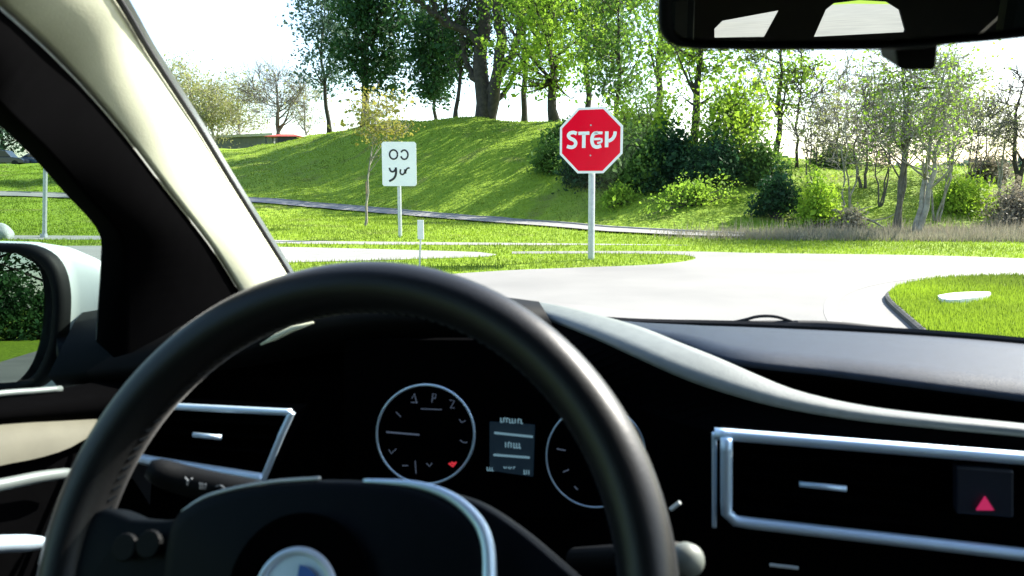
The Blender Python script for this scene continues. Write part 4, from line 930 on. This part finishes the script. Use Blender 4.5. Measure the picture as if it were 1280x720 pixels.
# ---- driver's door: sill, trim, handle
XD = -.56
def doorrow(l, n=24): return resample([KX(x, y, X) for x, y, X in l], n)
s0 = doorrow([(-400, 470, -.60), (-100, 505, -.60), (0, 496, -.60), (75, 487, -.60), (150, 472, -.60), (200, 462, -.58)])
s1_ = doorrow([(-400, 520, -.56), (-100, 526, -.56), (0, 516, -.56), (75, 506, -.56), (150, 494, -.56), (200, 484, -.55)])
s2_ = doorrow([(-400, 560, -.57), (-100, 540, -.57), (0, 530, -.57), (75, 526, -.57), (133, 523, -.57), (200, 520, -.56)])
s3_ = doorrow([(-400, 640, -.555), (-100, 606, -.555), (0, 582, -.555), (50, 572, -.555), (95, 556, -.555), (134, 527, -.565)])
s4_ = doorrow([(-400, 960, -.56), (-100, 960, -.56), (0, 940, -.56), (100, 900, -.56), (180, 860, -.56), (300, 800, -.55)])
b = B(); b.loft([[p + Vector((-.03, 0, -.01)) for p in s0], s0, s1_, s2_]); dr = cp(b, 'driver_door', M['void'], smooth=True, solid=.002)
b = B(); b.loft([[p + Vector((-.012, 0, 0)) for p in s2_], [p + Vector((.001, 0, 0)) for p in s2_], [a.lerp(c, .5) + Vector((.006, 0, 0)) for a, c in zip(s2_, s3_)], s3_]); cp(b, 'door_trim', M['beige'], dr, smooth=True)
b = B(); b.loft([[p + Vector((-.02, 0, .01)) for p in s2_], [p + Vector((-.016, 0, 0)) for p in s3_], s4_]); cp(b, 'door_panel', M['void'], dr, smooth=False)
b = B(); b.tube(doorrow([(-200, 512, -.595), (0, 492, -.593), (40, 489, -.593), (76, 486, -.593)]), .003, 8); cp(b, 'sill_strip', M['strip'], dr, smooth=True)
b = B(); b.tube(doorrow([(-200, 640, -.545), (-60, 617, -.545), (0, 606, -.545), (50, 596, -.545), (98, 590, -.545)]), [.0052] * 22 + [.004, .002], 10); cp(b, 'armrest_edge', M['strip'], dr, smooth=True)
b = B(); b.tube(doorrow([(-200, 690, -.54), (-60, 684, -.54), (0, 680, -.54), (35, 679, -.54), (58, 678, -.54)]), [.0072] * 21 + [.0065, .0055, .003], 12); cp(b, 'door_handle', M['chrome'], dr, smooth=True)
# door window pane
b = B(); b.loft([[Vector((-.62, .72, -.36)), Vector((-.60, .70, -.10)), Vector((-.53, .44, .07)), Vector((-.46, .20, .20))], [Vector((-.62, -.55, -.36)), Vector((-.60, -.55, -.10)), Vector((-.53, -.55, .07)), Vector((-.46, -.55, .20))]]); cp(b, 'door_window', M['side'], dr, smooth=True)
# ---- cabin shell: roof lining, rear bulkhead with its windows, passenger side, floor
b = B(); rf = []
for Y in (.34, .25, 0, -.4, -.9, -1.4, -1.75):
    rf.append([Vector((XC + x, Y, .255 + .04 * (1 - (x / .55) ** 2) - (.07 if Y < -1.5 else 0))) for x in np.linspace(-.62, .62, 15)])
b.loft(rf); roof = cp(b, 'roof', M['headliner'], smooth=True, solid=.02)
b = B(); b.loft([[p + Vector((0, 0, .022)) for p in r] for r in rf]); cp(b, 'roof_skin', M['paint'], roof, smooth=True, solid=.004)
# mirror reflection lines give the rear openings their places
def behind(px, py, Y): 
    p = MK(px, py, .0012); i = p.normalized(); r = i - mn * 2 * i.dot(mn); return p + r * ((Y - p.y) / r.y)
YB = -1.55
op1 = [behind(x, y, YB) for x, y in ((893, 47), (893, 36), (903, 26), (973, 13), (955, 46))]
op2 = [behind(x, y, YB) for x, y in ((1017, 46), (1032, 12), (1042, 4), (1075, 0), (1108, 2), (1124, 12), (1131, 37), (1130, 40))]
print('OPENINGS', [tuple(round(c, 2) for c in p) for p in op1 + op2])
# bulkhead: a plate with two cut-outs, made as a filled outline with holes
def plate_holes(outer, holes, name, m, parent, th):
    bm = bmesh.new(); ed = []
    for loop in [outer] + holes:
        vs_ = [bm.verts.new(tuple(p)) for p in loop]
        for i in range(len(vs_)): ed.append(bm.edges.new((vs_[i], vs_[(i + 1) % len(vs_)])))
    bmesh.ops.triangle_fill(bm, use_beauty=True, use_dissolve=False, edges=ed)
    bm.verts.index_update(); b = B(); b.add([v.co.copy() for v in bm.verts], [tuple(v.index for v in f.verts) for f in bm.faces]); bm.free()
    return cp(b, name, m, parent, solid=th)
plate_holes([Vector((XC + x, YB, z)) for x, z in ((-.72, -.95), (.72, -.95), (.70, .32), (-.70, .32))], [op1, op2], 'rear_panel', M['headliner'], carroot, .02)
b = B()
b.box((XC + .74, -.3, -.62), (.02, 1.25, .34)); b.box((XC + .70, -.50, 0), (.03, .08, .30)); b.box((XC + .72, -1.3, 0), (.03, .30, .30)); b.box((XC, -.3, -.96), (.74, 1.25, .02)); b.box((XC - .76, -.75, -.62), (.02, .8, .30)); b.box((XC - .70, -.72, 0), (.03, .10, .32)); b.box((XC - .72, -1.3, 0), (.03, .30, .32))
b.box((XC, .95, -.62), (.74, .03, .34)); b.box((-.60, .55, -.68), (.012, .55, .36))
cp(b, 'cabin_shell', M['headliner'])
# seats (behind the camera, seen past it only from other places)
for X in (-.19, .55):
    b = B(); b.box((X, -.42, -.62), (.24, .26, .08)); b.box((X, -.72, -.30), (.23, .07, .30)); b.box((X, -.74, .06), (.12, .05, .08)); cp(b, 'seat', M['pad'], carroot, bevel=.03)
# passenger pillar
P0 = [mirx(p) for p in r2]; b = B(); b.tube([p + Vector((.02, .01, 0)) for p in P0[::3]], .03, 8); cp(b, 'windshield_pillar', M['void'], smooth=True)
# outer body: hood, wings, doors, wheels
hood = []
for Y, z, w in ((1.10, -.265, .80), (1.3, -.318, .81), (1.6, -.40, .80), (1.9, -.50, .76), (2.05, -.60, .72), (2.1, -.75, .68)):
    hood.append([Vector((XC + x * w, Y, z - .05 * abs(x) ** 3)) for x in np.linspace(-1, 1, 21)])
b = B(); b.loft(hood); body = cp(b, 'hood', M['paint'], smooth=True, solid=.006)
for s in (-1, 1):
    b = B(); b.loft([[Vector((XC + s * .815, Y, z - .02)), Vector((XC + s * .86, Y, z - .07)), Vector((XC + s * .89, Y, z - .2)), Vector((XC + s * .87, Y, -.92))] for Y, z in ((-1.9, -.30), (-1, -.27), (0, -.29), (.75, -.33), (1.1, -.345), (1.5, -.42), (1.9, -.53), (2.05, -.70))]); cp(b, 'wing', M['paint'], carroot, smooth=True, solid=.006)
    for Y in (-1.45, 1.35):
        b = B(); c = car((XC + s * .78, Y, -.8)); c.z = .32
        b.tube([c - cr * .1, c - cr * .085, c + cr * .085, c + cr * .1], [.27, .31, .31, .27], 32); w_ = b.build('wheel', M['rubber'], carroot)
